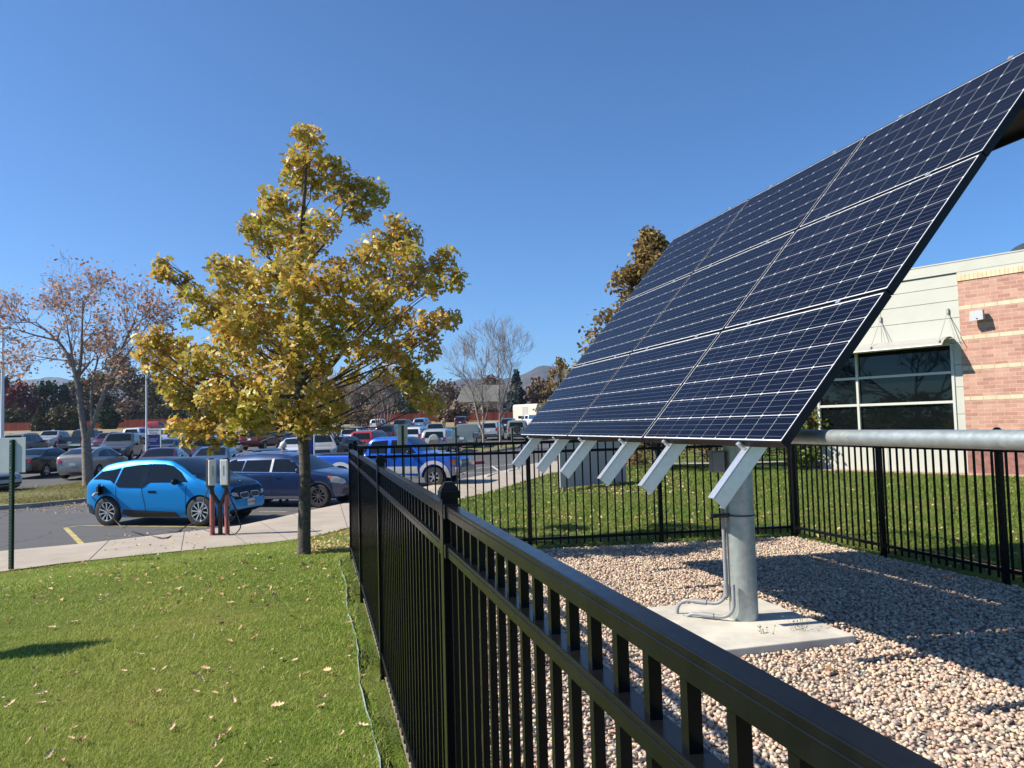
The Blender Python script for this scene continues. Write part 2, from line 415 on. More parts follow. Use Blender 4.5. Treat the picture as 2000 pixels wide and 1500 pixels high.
tag(mb.build('red_kerb', REDPAINT, bevel=.02), 'short red painted kerb end behind the black fence', 'kerb')

# gravel bed
GRB = M('gravel_floor', (.27, .21, .17), .95, var=.5, scale=40, bump=1, bscale=45)
bed = [F0-UX*3, FA, FB, FC]
tag(flat([(p.x, p.y) for p in bed][::-1], .6, lambda x, y: (x, y, .0), 'gravel_bed', GRB), kind='structure')
def gravel():
    t = (1+5**.5)/2
    v = np.array([(-1, t, 0), (1, t, 0), (-1, -t, 0), (1, -t, 0), (0, -1, t), (0, 1, t), (0, -1, -t), (0, 1, -t), (t, 0, -1), (t, 0, 1), (-t, 0, -1), (-t, 0, 1)]); v /= np.linalg.norm(v[0])
    f = np.array([(0, 11, 5), (0, 5, 1), (0, 1, 7), (0, 7, 10), (0, 10, 11), (1, 5, 9), (5, 11, 4), (11, 10, 2), (10, 7, 6), (7, 1, 8), (3, 9, 4), (3, 4, 2), (3, 2, 6), (3, 6, 8), (3, 8, 9), (4, 9, 5), (2, 4, 11), (6, 2, 10), (8, 6, 7), (9, 8, 1)])
    def sub(v, f):
        vv = list(map(tuple, v)); c = {}; o = []
        def mid(i, j):
            k = (min(i, j), max(i, j))
            if k not in c:
                m = (np.array(vv[i])+np.array(vv[j])); m /= np.linalg.norm(m); vv.append(tuple(m)); c[k] = len(vv)-1
            return c[k]
        for (a, b, d) in f:
            x, y, z = mid(a, b), mid(b, d), mid(d, a); o += [(a, x, z), (b, y, x), (d, z, y), (x, y, z)]
        return np.array(vv), np.array(o)
    hv, hf = sub(v, f)
    Vs = []; Fs = []; off = 0
    for (tv, tf, ymin, ymax, dens, smin, smax) in ((hv, hf, 1.0, 4.7, 1850, .0075, .0165), (v, f, 4.7, 10.6, 1500, .0085, .018)):
        nn = int(dens*(ymax-ymin)*8.5)
        x = rng.uniform(-2.2, 6.3, nn); y = rng.uniform(ymin, ymax, nn)
        ok = inbed(x, y) & inbed(x+.05, y) & inbed(x-.05, y) & inbed(x, y+.08)
        # outside the concrete pad and outside what the picture can show
        pd = (np.abs((x-PAD.x)*UX.x+(y-PAD.y)*UX.y) < PADH[0]) & (np.abs((x-PAD.x)*NX.x+(y-PAD.y)*NX.y) < PADH[1])
        ok &= ~pd & (x/np.maximum(y, .1) < 1.15) & (x/np.maximum(y, .1) > -.5)
        x, y = x[ok], y[ok]; m = len(x)
        r = smin+(smax-smin)*rng.beta(1.4, 2.2, m)*np.where(rng.random(m) < .04, 1.7, 1)
        S = np.stack([r*rng.uniform(.9, 1.4, m), r*rng.uniform(.8, 1.1, m), r*rng.uniform(.55, .85, m)], -1)
        P = tv[None]*(1+.22*rng.standard_normal((m, len(tv), 1)).clip(-1, 1)*.6)*S[:, None, :]
        th = rng.uniform(0, 2*PI, m); ti = rng.normal(0, .45, m)
        cy, sy = np.cos(ti)[:, None], np.sin(ti)[:, None]; c, s = np.cos(th)[:, None], np.sin(th)[:, None]
        Xp = P[..., 0]*cy+P[..., 2]*sy; Zp = -P[..., 0]*sy+P[..., 2]*cy; Yp = P[..., 1]
        Q = np.stack([Xp*c-Yp*s+x[:, None], Xp*s+Yp*c+y[:, None], Zp+(r*.35+rng.uniform(0, .018, m))[:, None]], -1)
        Fs.append((tf[None]+(np.arange(m)*len(tv))[:, None, None]+off).reshape(-1, 3)); Vs.append(Q.reshape(-1, 3)); off += m*len(tv)
    mt = island_mat('pebbles', [(0, (.50, .38, .26)), (.2, (.60, .48, .34)), (.38, (.46, .27, .20)), (.5, (.66, .54, .40)), (.6, (.22, .215, .21)), (.7, (.52, .36, .25)), (.82, (.34, .29, .25)), (.92, (.62, .50, .36)), (1, (.72, .63, .50))], .75)
    t = mt.node_tree; b_ = t.nodes['Principled BSDF']; n_ = noise(t, 90, 4); bu = N(t, 'Bump'); bu.inputs['Strength'].default_value = .3; bu.inputs['Distance'].default_value = .004
    t.links.new(n_.outputs[0], bu.inputs['Height']); t.links.new(bu.outputs[0], b_.inputs['Normal'])
    tag(np_mesh('gravel', np.concatenate(Vs), 3, mt, smooth=True, tri=np.concatenate(Fs)), 'tan and pink river pebbles filling the fenced bed', 'gravel', kind='stuff')

# ------------------------------------------------------------------ solar array
PW, PH = 1.65, 1.018
TL = R(49.2); SX = NX*math.cos(TL)+Vector((0, 0, math.sin(TL))); NB = Vector(UX).cross(SX)
if NB.z > 0: NB = -NB                       # points to the back of the panels
A0 = Vector((1.307, 3.704, EYE-.127))       # bottom corner nearest the camera
POLE = Vector((1.775, 6.03, .07)); PAD = Vector((1.645, 5.95, 0)); PADH = (.635, .625)
def solar():
    root = empty('solar_array', POLE, 0, 'tilted array of nine dark blue solar panels on a galvanised pole', 'solar panels')
    def pt(u, v, w=0): return A0+UX*u+SX*v+NB*w
    G = .012
    for i in range(3):
        for j in range(3):
            o = pt(i*PW+G/2, j*PH+G/2); W_, H_ = PW-G, PH-G
            mb = MB(); fd, ft = .046, .009
            mb.obox(o, UX, SX, NB, (W_, ft, fd)); mb.obox(o+SX*(H_-ft), UX, SX, NB, (W_, ft, fd))
            mb.obox(o+SX*ft, UX, SX, NB, (ft, H_-2*ft, fd)); mb.obox(o+SX*ft+UX*(W_-ft), UX, SX, NB, (ft, H_-2*ft, fd))
            mb.obox(o+SX*ft+UX*ft+NB*.03, UX, SX, NB, (W_-2*ft, H_-2*ft, .004))
            p = mb.build('solar_panel', FRAMEBLK, root, off=POLE)
            mb = MB(); mb.obox(o+SX*ft+UX*ft+NB*.002, UX, SX, NB, (W_-2*ft, H_-2*ft, .004))
            mb.build('backing_sheet', BACKSHEET, p, off=POLE)
            mb = MB(); m0 = .016; cu = (W_-2*m0)/10; cv = (H_-2*m0)/6; g = .0023; ch = .0062
            for a_ in range(10):
                for b_ in range(6):
                    q = o+UX*(m0+a_*cu+g)+SX*(m0+b_*cv+g)+NB*.0005; w_, h_ = cu-2*g, cv-2*g
                    pl = [(ch, 0), (w_-ch, 0), (w_, ch), (w_, h_-ch), (w_-ch, h_), (ch, h_), (0, h_-ch), (0, ch)]
                    mb.add([q+UX*x+SX*y for x, y in pl], [tuple(range(8))])
            mb.build('solar_cells', CELL, p, off=POLE)
            mb = MB()
            for b_ in range(6):
                for k in range(4):
                    v_ = m0+b_*cv+cv*(k+.5)/4; mb.add([o+UX*x+SX*(v_+y)-NB*.0004 for x, y in ((m0, 0), (W_-m0, 0), (W_-m0, .0013), (m0, .0013))], [(0, 1, 2, 3)])
            mb.build('busbars', BUSB, p, off=POLE)
    for i in range(3):
        for u in (.38, 1.29):
            u = i*PW+u; mb = MB(); L0, L1 = -.34, 3*PH+.03; d0 = .047; wd, hg, th = .05, .092, .005
            o = pt(u-wd/2, L0, d0)
            mb.obox(o, UX, SX, NB, (th, L1-L0, hg)); mb.obox(o+UX*th, UX, SX, NB, (wd-th, L1-L0, th))
            mb.obox(o+UX*th+NB*(hg-th), UX, SX, NB, (wd-th, L1-L0, th))
            mb.obox(o-UX*.004+NB*.012, UX, SX, NB, (.004, L1-L0, .004)); mb.obox(o-UX*.012-NB*.001, UX, SX, NB, (.012, L1-L0, .003))
            r_ = mb.build('mounting_rail', ALU, root, off=POLE)
            mb = MB(); c = pt(u-.005, -.012, .03)
            mb.tube([c-NB*.035, c+NB*.02], .011, 10); mb.obox(pt(u-.02, -.016, .0), UX, SX, NB, (.04, .012, .045)); mb.build('end_clamp', ALU, r_, off=POLE)
            for v in (PH, 2*PH, 3*PH+.002):
                mb = MB(); mb.obox(pt(u-.018, v-.011, -.004), UX, SX, NB, (.036, .022, .006)); mb.tube([pt(u, v, -.012), pt(u, v, .0)], .006, 8); mb.build('panel_clamp', ALU, r_, off=POLE)
    mb = MB(); v, dep, u0 = 2.74, .18, -.20; o = pt(u0, v, .165); L = 3*PW+.15
    mb.obox(o, UX, SX, NB, (L, .006, dep)); mb.obox(o-SX*.075+NB*dep, UX, SX, NB, (L, .081, .006)); mb.obox(o-SX*.075, UX, SX, NB, (L, .075, .006))
    mb.build('crossbeam', DARKBEAM, root, off=POLE)
    mb = MB(); mb.obox(pt(.9, 1.35, .27), UX, SX, NB, (2.6, .2, .2)); mb.build('strongback', DARKBEAM, root, off=POLE)
    mb = MB(); mb.tube([pt(-1.6, .20, .2), pt(4.7, .20, .2)], .0375, 24); mb.build('support_pipe', GALV, root, True, off=POLE)
    for u in (1.2, 3.3):
        mb = MB(); mb.tube([pt(u, .3, .21), pt(u, 1.4, .34)], .03, 8); mb.build('strut', DARKBEAM, root, True, off=POLE)
    mb = MB(); mb.tube([POLE-Vector((0, 0, .05)), POLE+Vector((0, 0, 2.32))], .1095, 40)
    mb.build('pole', GALV, root, True, off=POLE)
    mb = MB(); bz = .81; ring = [POLE+Vector((.114*math.cos(a_), .114*math.sin(a_), bz)) for a_ in np.linspace(0, 2*PI, 33)]
    mb.tube(ring, .006, 6); mb.box(POLE+Vector((-.17, -.03, bz)), (.13, .035, .03)); mb.tube([POLE+Vector((-.25, -.04, bz-.02)), POLE+Vector((-.1, -.09, bz+.02))], .006, 6)
    mb.build('pole_clamp', BLKPLAS, root, True, off=POLE)
    mb = MB(); mb.box(POLE+Vector((-.17, -.02, 1.235)), (.10, .1, .17)); mb.box(POLE+Vector((-.17, -.075, 1.235)), (.092, .012, .155))
    mb.build('junction_box', M('grey_box', (.2, .21, .21), .5), root, off=POLE, bevel=.006)
    GREYPVC = M('grey_conduit', (.36, .37, .38), .45); LPVC = M('mid_grey_conduit', (.25, .26, .27), .45)  # conduit is one even grey along its whole run
    x0 = POLE.x-.138; y0 = POLE.y-.02; z0 = .07
    mb = MB(); mb.tube([(x0, y0, 1.15), (x0, y0, .28)], .015, 12); mb.tube([(x0, y0, .34), (x0, y0, .25)], .021, 12)
    def arc(c, r, a0, a1, e1, e2, n=9): return [c+e1*r*math.cos(t)+e2*r*math.sin(t) for t in np.linspace(a0, a1, n)]
    D = Vector((-.84, .54, 0)).normalized(); Zv = Vector((0, 0, 1))
    for (off_, hz) in ((Vector((0, 0, 0)), .115), (Vector((.03, -.09, 0)), .03)):
        s0 = Vector((x0, y0, 0))+off_
        r0 = .11; c = s0+D*r0+Zv*(z0+hz+r0)
        pts = [s0+Zv*.36]+arc(c, r0, PI, 1.5*PI, D, Zv)
        L = .2; e = pts[-1]+D*L; c2 = e-Zv*.1; pts += arc(c2, .1, .5*PI, 0, D, Zv); pts.append(pts[-1]-Zv*.25)
        mb.tube(pts, .0145, 12)
        mb.tube([pts[9]+D*.05, pts[9]+D*.15], .021, 12)
    mb.build('conduit', LPVC, root, True, off=POLE)
    mb = MB(); mb.obox(PAD-UX*PADH[0]-NX*PADH[1]-Vector((0, 0, .06)), UX, NX, Zv, (2*PADH[0], 2*PADH[1], .13))
    o = mb.build('concrete_pad', CONC, bevel=.008); tag(o, 'square pale concrete pad under the solar array pole', 'slab')
def cellmat():
    m, t, b = new_mat('mono_silicon'); n = noise(t, 1.1, 3)
    r = ramp(t, n.outputs[0], [(.3, (.0018, .0026, .008)), (.7, (.003, .0044, .0135))]); t.links.new(r.outputs[0], b.inputs['Base Color'])
    b.inputs['Roughness'].default_value = .35; b.inputs['Coat Weight'].default_value = .14; b.inputs['Coat Roughness'].default_value = .06; b.inputs['Specular IOR Level'].default_value = .12
    return m
CELL = cellmat(); BUSB = M('busbar_silver', (.16, .18, .24), .4, var=0)
solar()
gravel()

# ------------------------------------------------------------------ black metal fence
def fence_run(a, b, label, posts, top=1.388, skip_first=False, cull=None):
    a = Vector(a); b = Vector(b); d = (b-a); L = d.length; d.normalize(); e = Vector((-d.y, d.x, 0)); Zv = Vector((0, 0, 1))
    root = empty('metal_fence', a, 0, label, 'fence', 'black metal fence runs round the gravel')
    for s in posts:
        p = a+d*s; mb = MB(); h = .0265
        mb.obox(p-d*h-e*h-Zv*.1, d, e, Zv, (2*h, 2*h, top+.135)); po = mb.build('fence_post', BLACKMETAL, root, off=a, bevel=.003)
        mb = MB(); g = .0315; z = top+.02
        c = p+Zv*z
        ring = []
        for (hh, s1) in ((0, g), (.022, g), (.0245, g*.9), (.031, g*.87), (.050, g*.46), (.052, g*.4)):
            ring.append([c+d*s1*i+e*s1*j+Zv*hh for i, j in ((-1, -1), (1, -1), (1, 1), (-1, 1))])
        vs = [q for r_ in ring for q in r_]; fs = [(i*4+k, i*4+(k+1) % 4, i*4+4+(k+1) % 4, i*4+4+k) for i in range(len(ring)-1) for k in range(4)]
        fs.append(tuple(range(len(vs)-4, len(vs)))); fs.append((3, 2, 1, 0))
        mb.add(vs, fs); mb.build('post_cap', BLACKMETAL, po, off=a)
    for s0, s1 in zip(posts[:-1], posts[1:]):
        s0 += .0265; s1 -= .0265; n = max(2, round((s1-s0)/.105)); step = (s1-s0)/n
        for z, hgt in ((top-.038, .038), (top-.162, .036), (.12, .036)):
            mb = MB(); wd = .037; o = a+d*s0-e*wd/2+Zv*z
            mb.obox(o, d, e, Zv, (s1-s0, wd, hgt)); mb.obox(o-e*.002+Zv*hgt*.62, d, e, Zv, (s1-s0, wd+.004, .004))
            mb.obox(o-e*.006-Zv*.004, d, e, Zv, (.035, wd+.012, hgt+.008)); mb.obox(o+d*(s1-s0-.035)-e*.006-Zv*.004, d, e, Zv, (.035, wd+.012, hgt+.008))
            mb.build('rail', BLACKMETAL, root, off=a, bevel=.0022)
        mb = MB(); k = .0088
        for i in range(n):
            p = a+d*(s0+step*(i+.5)); mb.obox(p-d*k-e*k+Zv*.055, d, e, Zv, (2*k, 2*k, top-.06))
        mb.build('picket_panel', BLACKMETAL, root, off=a)
    return root
L1 = (FA-F0).length
fence_run(FA, F0-UX*.6, 'black metal picket fence in front running from the lower right towards the blue cars', [0, 2.3, 4.7, 7.42, 9.86, L1+.6-.0])
dB = (FB-FA).normalized(); LB = (FB-FA).length
def along(px):     # where the vertical plane of the back fence is seen at px
    dr = ray(px, 1000); k = (FA.x*dB.y-FA.y*dB.x)/(dr[0]*dB.y-dr[1]*dB.x); return Vector((dr[0]*k-FA.x, dr[1]*k-FA.y, 0)).dot(dB)
fence_run(FA+dB*.0, FB, 'black metal picket fence along the back of the gravel bed behind the pole', [.06, along(1034), along(1290), LB], top=1.416)
dC = (FC-FB).normalized()
def alongc(px):
    dr = ray(px, 1000); k = (FB.x*dC.y-FB.y*dC.x)/(dr[0]*dC.y-dr[1]*dC.x); return Vector((dr[0]*k-FB.x, dr[1]*k-FB.y, 0)).dot(dC)
fence_run(FB, FC, 'black metal picket fence on the right in front of the brick building lawn', [.06, alongc(1722), alongc(1957), alongc(1957)+2.2, alongc(1957)+4.5], top=1.416)
# plastic edging along the lawn
mb = MB(); pts = []
for i in range(60):
    s = i/59; p = FA+(F0-UX*.2-FA)*s-NX*(.15+.015*math.sin(i*.5)+.004*math.sin(i*2.3)); pts.append((p.x, p.y, float(surf(p.x, p.y))+.012+.01*math.sin(i*1.1)))
for p, q in zip(pts[:-1], pts[1:]):
    p, q = Vector(p), Vector(q); t = Vector((.004, 0, 0)); dn = Vector((0, 0, -.08))
    mb.add([p, p+t, q+t, q, p+dn, p+t+dn, q+t+dn, q+dn], [(0, 1, 2, 3), (0, 3, 7, 4), (1, 5, 6, 2)])
tag(mb.build('lawn_edging', M('faded_green_plastic', (.30, .38, .33), .6)), 'thin faded green plastic edging strip beside the front fence', 'edging')

# ------------------------------------------------------------------ building
BO = Vector((12.1, 20.2, 0)); BX = Vector((.645, -.764, 0)).normalized(); BN = Vector((-BX.y*-1, 0, 0))
BN = Vector((BX.y, -BX.x, 0))               # outward normal, towards the lawn
if BN.x > 0: BN = -BN
BRZ = math.atan2(BX.y, BX.x)                # local x runs along the wall, local -y is out of the wall
def bl(x, y, z): return Vector((x, y, z))
def brickmat(name, c1, c2, mort, bw, rh, bias=0, offs=.5):
    m, t, b = new_mat(name); tc = N(t, 'TexCoord'); sx = N(t, 'SeparateXYZ'); cx = N(t, 'CombineXYZ')
    t.links.new(tc.outputs['Object'], sx.inputs[0]); t.links.new(sx.outputs[0], cx.inputs[0]); t.links.new(sx.outputs[2], cx.inputs[1])
    br = N(t, 'TexBrick'); br.offset = offs; br.inputs['Scale'].default_value = 1; br.inputs['Brick Width'].default_value = bw; br.inputs['Row Height'].default_value = rh
    br.inputs['Mortar Size'].default_value = .0065; br.inputs['Mortar Smooth'].default_value = .1; br.inputs['Bias'].default_value = bias
    br.inputs['Color1'].default_value = (*c1, 1); br.inputs['Color2'].default_value = (*c2, 1); br.inputs['Mortar'].default_value = (*mort, 1)
    t.links.new(cx.outputs[0], br.inputs['Vector'])
    n = noise(t, 5, 6); r = ramp(t, n.outputs[0], [(.3, (.86, .86, .86)), (.7, (1.12, 1.1, 1.08))])
    mx = N(t, 'Mix', data_type='RGBA', blend_type='MULTIPLY'); mx.inputs[0].default_value = 1
    t.links.new(br.outputs[0], mx.inputs[6]); t.links.new(r.outputs[0], mx.inputs[7]); t.links.new(mx.outputs[2], b.inputs['Base Color'])
    b.inputs['Roughness'].default_value = .85
    bu = N(t, 'Bump'); bu.invert = True; bu.inputs['Strength'].default_value = .6; bu.inputs['Distance'].default_value = .006
    t.links.new(br.outputs['Fac'], bu.inputs['Height']); t.links.new(bu.outputs[0], b.inputs['Normal']); return m
def building():
    root = empty('school_building', BO, BRZ, 'white and red brick building with a big dark window behind the right fence', 'building')
    WPAN = M('white_wall_panel', (.46, .46, .395), .6, var=.05, scale=1.2)
    mb = MB()
    # white part in butted slabs with open 12 mm joints
    zz = [-.3, .43, .75]; cols = []
    joints = [.75, 1.62, 2.3, 2.9, 3.5, 4.19, 4.67, 5.02]
    def slab(x0, x1, z0, z1, y0=0, th=.12): mb.obox((x0, y0, z0), (1, 0, 0), (0, 1, 0), (0, 0, 1), (x1-x0, th, z1-z0))
    for x0, x1 in ((-4.14, -2.1), (-2.092, -.02)):
        slab(x0, x1, -.3, .75)
        for z0, z1 in ((3.52, 4.19), (4.202, 4.66), (4.672, 5.05), (5.062, 5.39)): slab(x0, x1, z0, z1)
    for z0, z1 in zip([.762, 1.17, 1.6, 2.33, 2.93], [1.158, 1.59, 2.32, 2.92, 3.51]): slab(-.24, -.02, z0, z1)
    mb.build('white_wall', WPAN, root, bevel=.004)
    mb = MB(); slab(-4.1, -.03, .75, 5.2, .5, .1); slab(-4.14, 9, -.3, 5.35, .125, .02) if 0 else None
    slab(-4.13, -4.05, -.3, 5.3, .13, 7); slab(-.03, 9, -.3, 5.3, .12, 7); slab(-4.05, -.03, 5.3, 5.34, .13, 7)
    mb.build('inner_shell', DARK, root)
    mb = MB(); mb.obox((-4.2, -.05, 5.41), (1, 0, 0), (0, 1, 0), (0, 0, 1), (13.2, 7.2, .30)); mb.obox((-4.22, -.065, 5.69), (1, 0, 0), (0, 1, 0), (0, 0, 1), (13.24, .3, .035))
    mb.build('parapet', WPAN, root, bevel=.006)
    BR = brickmat('red_brick', (.37, .185, .14), (.50, .295, .22), (.55, .40, .32), .304, .1016)
    mb = MB(); zs = [(.95, 1.95), (2.065, 2.76), (2.875, 3.57), (3.685, 4.38), (4.495, 5.16)]
    for z0, z1 in zs: mb.obox((0, -.05, z0), (1, 0, 0), (0, 1, 0), (0, 0, 1), (9, .17, z1-z0))
    mb.build('brick_wall', BR, root)
    CRM = brickmat('cream_block', (.56, .46, .31), (.64, .55, .39), (.40, .30, .2), .304, 3)
    for z in (1.95, 2.76, 3.57, 4.38):
        mb = MB(); mb.obox((0, -.054, z+.003), (1, 0, 0), (0, 1, 0), (0, 0, 1), (9, .17, .109)); mb.build('cream_band', CRM, root)
    mb = MB(); mb.obox((-.012, -.075, 5.163), (1, 0, 0), (0, 1, 0), (0, 0, 1), (9, .19, .16)); mb.build('brick_coping', brickmat('cream_soldier', (.60, .48, .28), (.70, .60, .40), (.42, .32, .22), .1016, 3), root)
    mb = MB(); mb.obox((-.01, -.055, 5.325), (1, 0, 0), (0, 1, 0), (0, 0, 1), (9, .17, .078)); mb.build('fascia', WPAN, root)
    mb = MB(); mb.obox((0, -.07, -.3), (1, 0, 0), (0, 1, 0), (0, 0, 1), (9, .19, 1.247)); mb.build('stone_base', M('split_face_stone', (.25, .12, .10), .95, var=.3, scale=9, bump=.7, bscale=18), root)
    mb = MB(); mb.obox((-4.3, -.35, -.3), (1, 0, 0), (0, 1, 0), (0, 0, 1), (13.3, .28, .33)); mb.build('footing_strip', M('pink_gravel_strip', (.42, .27, .2), .95, var=.5, scale=30, bump=1, bscale=40), root)
    # window
    win = None
    fr = MB()
    XV = [-4.1, -2.87, -.26]; ZV = [.76, 1.93, 2.73, 3.5]
    def bar(x0, x1, z0, z1, y=-.02, th=.14): fr.obox((x0, y, z0), (1, 0, 0), (0, 1, 0), (0, 0, 1), (x1-x0, th, z1-z0))
    for x in XV: bar(x-.035, x+.035, ZV[0], ZV[-1], -.03)
    for z in ZV: 
        for x0, x1 in zip(XV[:-1], XV[1:]): bar(x0+.036, x1-.036, z-.035, z+.035)
    win = fr.build('window', M('window_frame_white', (.52, .52, .46), .4, var=.03), root, bevel=.004)
    for x0, x1 in zip(XV[:-1], XV[1:]):
        for z0, z1 in zip(ZV[:-1], ZV[1:]):
            mb = MB(); mb.obox((x0+.03, .06, z0+.03), (1, 0, 0), (0, 1, 0), (0, 0, 1), (x1-x0-.06, .02, z1-z0-.06)); mb.build('pane', BGLASS, win)
    # blinds / pale column seen inside left light
    # awning
    AW = M('awning_sheet', (.36, .35, .31), .3, var=.04); AWF = M('awning_steel', (.40, .39, .35), .4, metal=.2, var=.05)
    mb = MB(); prof = [(-.02, 3.66), (-.22, 3.69), (-.45, 3.66), (-.66, 3.57), (-.8, 3.45)]
    for (y0, z0), (y1, z1) in zip(prof[:-1], prof[1:]):
        mb.add([(-4.25, y0, z0), (-.2, y0, z0), (-.2, y1, z1), (-4.25, y1, z1), (-4.25, y0, z0-.012), (-.2, y0, z0-.012), (-.2, y1, z1-.012), (-4.25, y1, z1-.012)],
               [(0, 1, 2, 3), (7, 6, 5, 4), (0, 3, 7, 4), (1, 5, 6, 2)])
    aw = mb.build('awning', AW, root)
    mb = MB(); mb.tube([(-4.25, -.8, 3.44), (-.2, -.8, 3.44)], .03, 10); mb.tube([(-4.25, -.3, 3.66), (-.2, -.3, 3.66)], .02, 8)
    mb.build('front_tube', AWF, aw, True)
    for x in (-4.0, -2.1, -.3):
        mb = MB(); mb.tube([(x, y, z-.04) for y, z in prof], .022, 8); mb.box((x, -.72, 3.5), (.05, .12, .12)); mb.build('curved_bracket', AWF, aw, True)
        mb = MB(); mb.tube([(x, -.74, 3.53), (x, -.03, 4.38)], .009, 8); mb.tube([(x+.25, -.35, 3.64), (x, -.03, 4.36)], .009, 8); mb.box((x, -.03, 4.4), (.06, .06, .14)); mb.build('stay_rod', AWF, aw, True)
    return root
building()
def wallpt(px, py, off):
    d = ray(px, py); o = Vector((0, 0, EYE)); nn = BN; t = ((BO+nn*off-o).dot(nn))/Vector(d).dot(nn); return o+Vector(d)*t
p = wallpt(1910, 615, .18)
lamp = empty('wall_lamp', p, BRZ, 'grey box lamp fixed high on the red brick wall', 'wall lamp')
mb = MB(); mb.prism([(-.17, -.16), (.17, -.13), (.15, .13), (-.16, .12)], (0, 0, 0), (1, 0, 0), (0, .18, 1), (0, -.95, -.12), .14); mb.build('housing', M('grey_lamp_shell', (.30, .31, .32), .4, var=.03), lamp, bevel=.008)
mb = MB(); mb.box((.1, .06, .0), (.06, .16, .06)); mb.build('bracket', M('bracket_brown', (.35, .22, .16), .5), lamp)
mb = MB(); mb.box((0.02, -.155, -.11), (.03, .01, .03), Matrix.Rotation(.12, 3, 'X')); mb.build('sensor', BLKPLAS, lamp)
p = wallpt(1996, 492, -1.5)
mb = MB(); mb.lathe([(.75*math.cos(t), .6*math.sin(t)) for t in np.linspace(0, PI/2, 8)], Matrix.Translation(Vector((p.x+.28, p.y-.1, 5.62))), 24)
tag(mb.build('skylight_dome', M('smoky_skylight', (.05, .06, .06), .15, var=.05), None, True), 'smoky dome of a skylight peeking over the white roof edge', 'skylight')

# ------------------------------------------------------------------ cars
def smooth_interp(pts, xs, win):
    px = [p[0] for p in pts]; pz = [p[1] for p in pts]
    if win <= 0: return np.interp(xs, px, pz)
    o = np.linspace(-1, 1, 9); k = (1-np.abs(o))+.1; k /= k.sum()
    return sum(kk*np.interp(np.clip(xs+win*oo, px[0], px[-1]), px, pz) for kk, oo in zip(k, o))
class Car:
    def __init__(s, L, top, plan, belt, w, roof_ratio=.74, roof=1.5, clear=.2, wheel=.33, axles=(1.3, -1.3), win=.12, arch=1.13, rc=.09, tw=.21):
        s.L, s.top, s.plan, s.belt, s.w, s.rr, s.roof, s.clear, s.R, s.ax, s.win, s.arch, s.rc, s.tw = L, top, plan, belt, w, roof_ratio, roof, clear, wheel, axles, win, arch, rc, tw
        s.gx = np.unique(np.concatenate([np.linspace(top[0][0], top[-1][0], 72), [top[0][0]+.02, top[0][0]+.05, top[-1][0]-.02, top[-1][0]-.05]]))
        s.gt = smooth_interp(top, s.gx, win); s.gw = smooth_interp(plan, s.gx, .1)*w
        s.x0, s.x1 = s.gx[0], s.gx[-1]
    def T(s, x): return float(np.interp(x, s.gx, s.gt))
    def W(s, x): return float(np.interp(x, s.gx, s.gw))
    def B(s, x):
        e = min(x-s.x0, s.x1-x); return s.clear+.16*max(0, 1-e/.45)**1.5
    def BL(s, x): return float(np.interp(x, [p[0] for p in s.belt], [p[1] for p in s.belt]))
    def shape(s, x, z, zt=None):
        b = s.BL(x); zb = s.B(x)
        if z <= b: f = 1-.07*((b-z)/max(.1, b-zb))**2.2
        else: f = 1-(1-s.rr)*((z-b)/max(.05, s.roof-b))**1.05
        return s.W(x)*f
    def ye(s, x):
        zt = s.T(x); r = min(s.rc, (zt-s.B(x))*.3); return max(.02, s.shape(x, zt)-r), zt, r
    def y(s, x, z, lim=1):
        ye, zt, r = s.ye(x); f = s.shape(x, min(z, zt))
        if z > zt-r:
            a = min(lim, (z-(zt-r))/r); f = min(f, ye+r*math.sqrt(max(0, 1-a*a)))
        zb = s.B(x)
        if z < zb+.06: f -= .05*(1-max(0, z-zb)/.06)**2
        return f
    def ztop(s, x, yy):
        ye, zt, r = s.ye(x); a = abs(yy)
        if a <= ye: return zt+.025*(1-(a/ye)**2)
        return zt-r+math.sqrt(max(0, r*r-(a-ye)**2))
    def xend(s, yy, z, sign):
        g = s.gx if sign > 0 else s.gx[::-1]
        for i in range(len(g)-1, -1, -1):
            x = g[i]
            if s.B(x) <= z <= s.T(x)+.03 and s.y(x, z) >= abs(yy):
                if i < len(g)-1:
                    a, b = x, g[i+1]
                    for _ in range(12):
                        m = (a+b)/2
                        if s.B(m) <= z <= s.T(m)+.03 and s.y(m, z) >= abs(yy): a = m
                        else: b = m
                    return a
                return x
        return 0
    def body(s):
        bm = bmesh.new(); rings = []
        for x in s.gx:
            zb, (ye, zt, r) = s.B(x), s.ye(x); ring = []
            zs = list(np.linspace(zb, zt-r, 11))+[zt-r+r*math.sin(t) for t in np.linspace(.4, PI/2, 4)]
            half = [(s.y(x, zb)*.5, zb)]+[(s.y(x, z), z) for z in zs]
            half += [(ye*k, s.ztop(x, ye*k)) for k in (.66, .33)]
            full = [(0, zb)]+half+[(0, s.ztop(x, 0))]+[(-a, b) for a, b in half[::-1]]
            rings.append([bm.verts.new((x, a, b)) for a, b in full])
        n = len(rings[0])
        for i in range(len(rings)-1):
            for k in range(n):
                bm.faces.new((rings[i][k], rings[i][(k+1) % n], rings[i+1][(k+1) % n], rings[i+1][k]))
        bm.faces.new(rings[0]); bm.faces.new(rings[-1][::-1])
        bmesh.ops.recalc_face_normals(bm, faces=bm.faces)
        me = bpy.data.meshes.new('body'); bm.to_mesh(me); bm.free(); return me
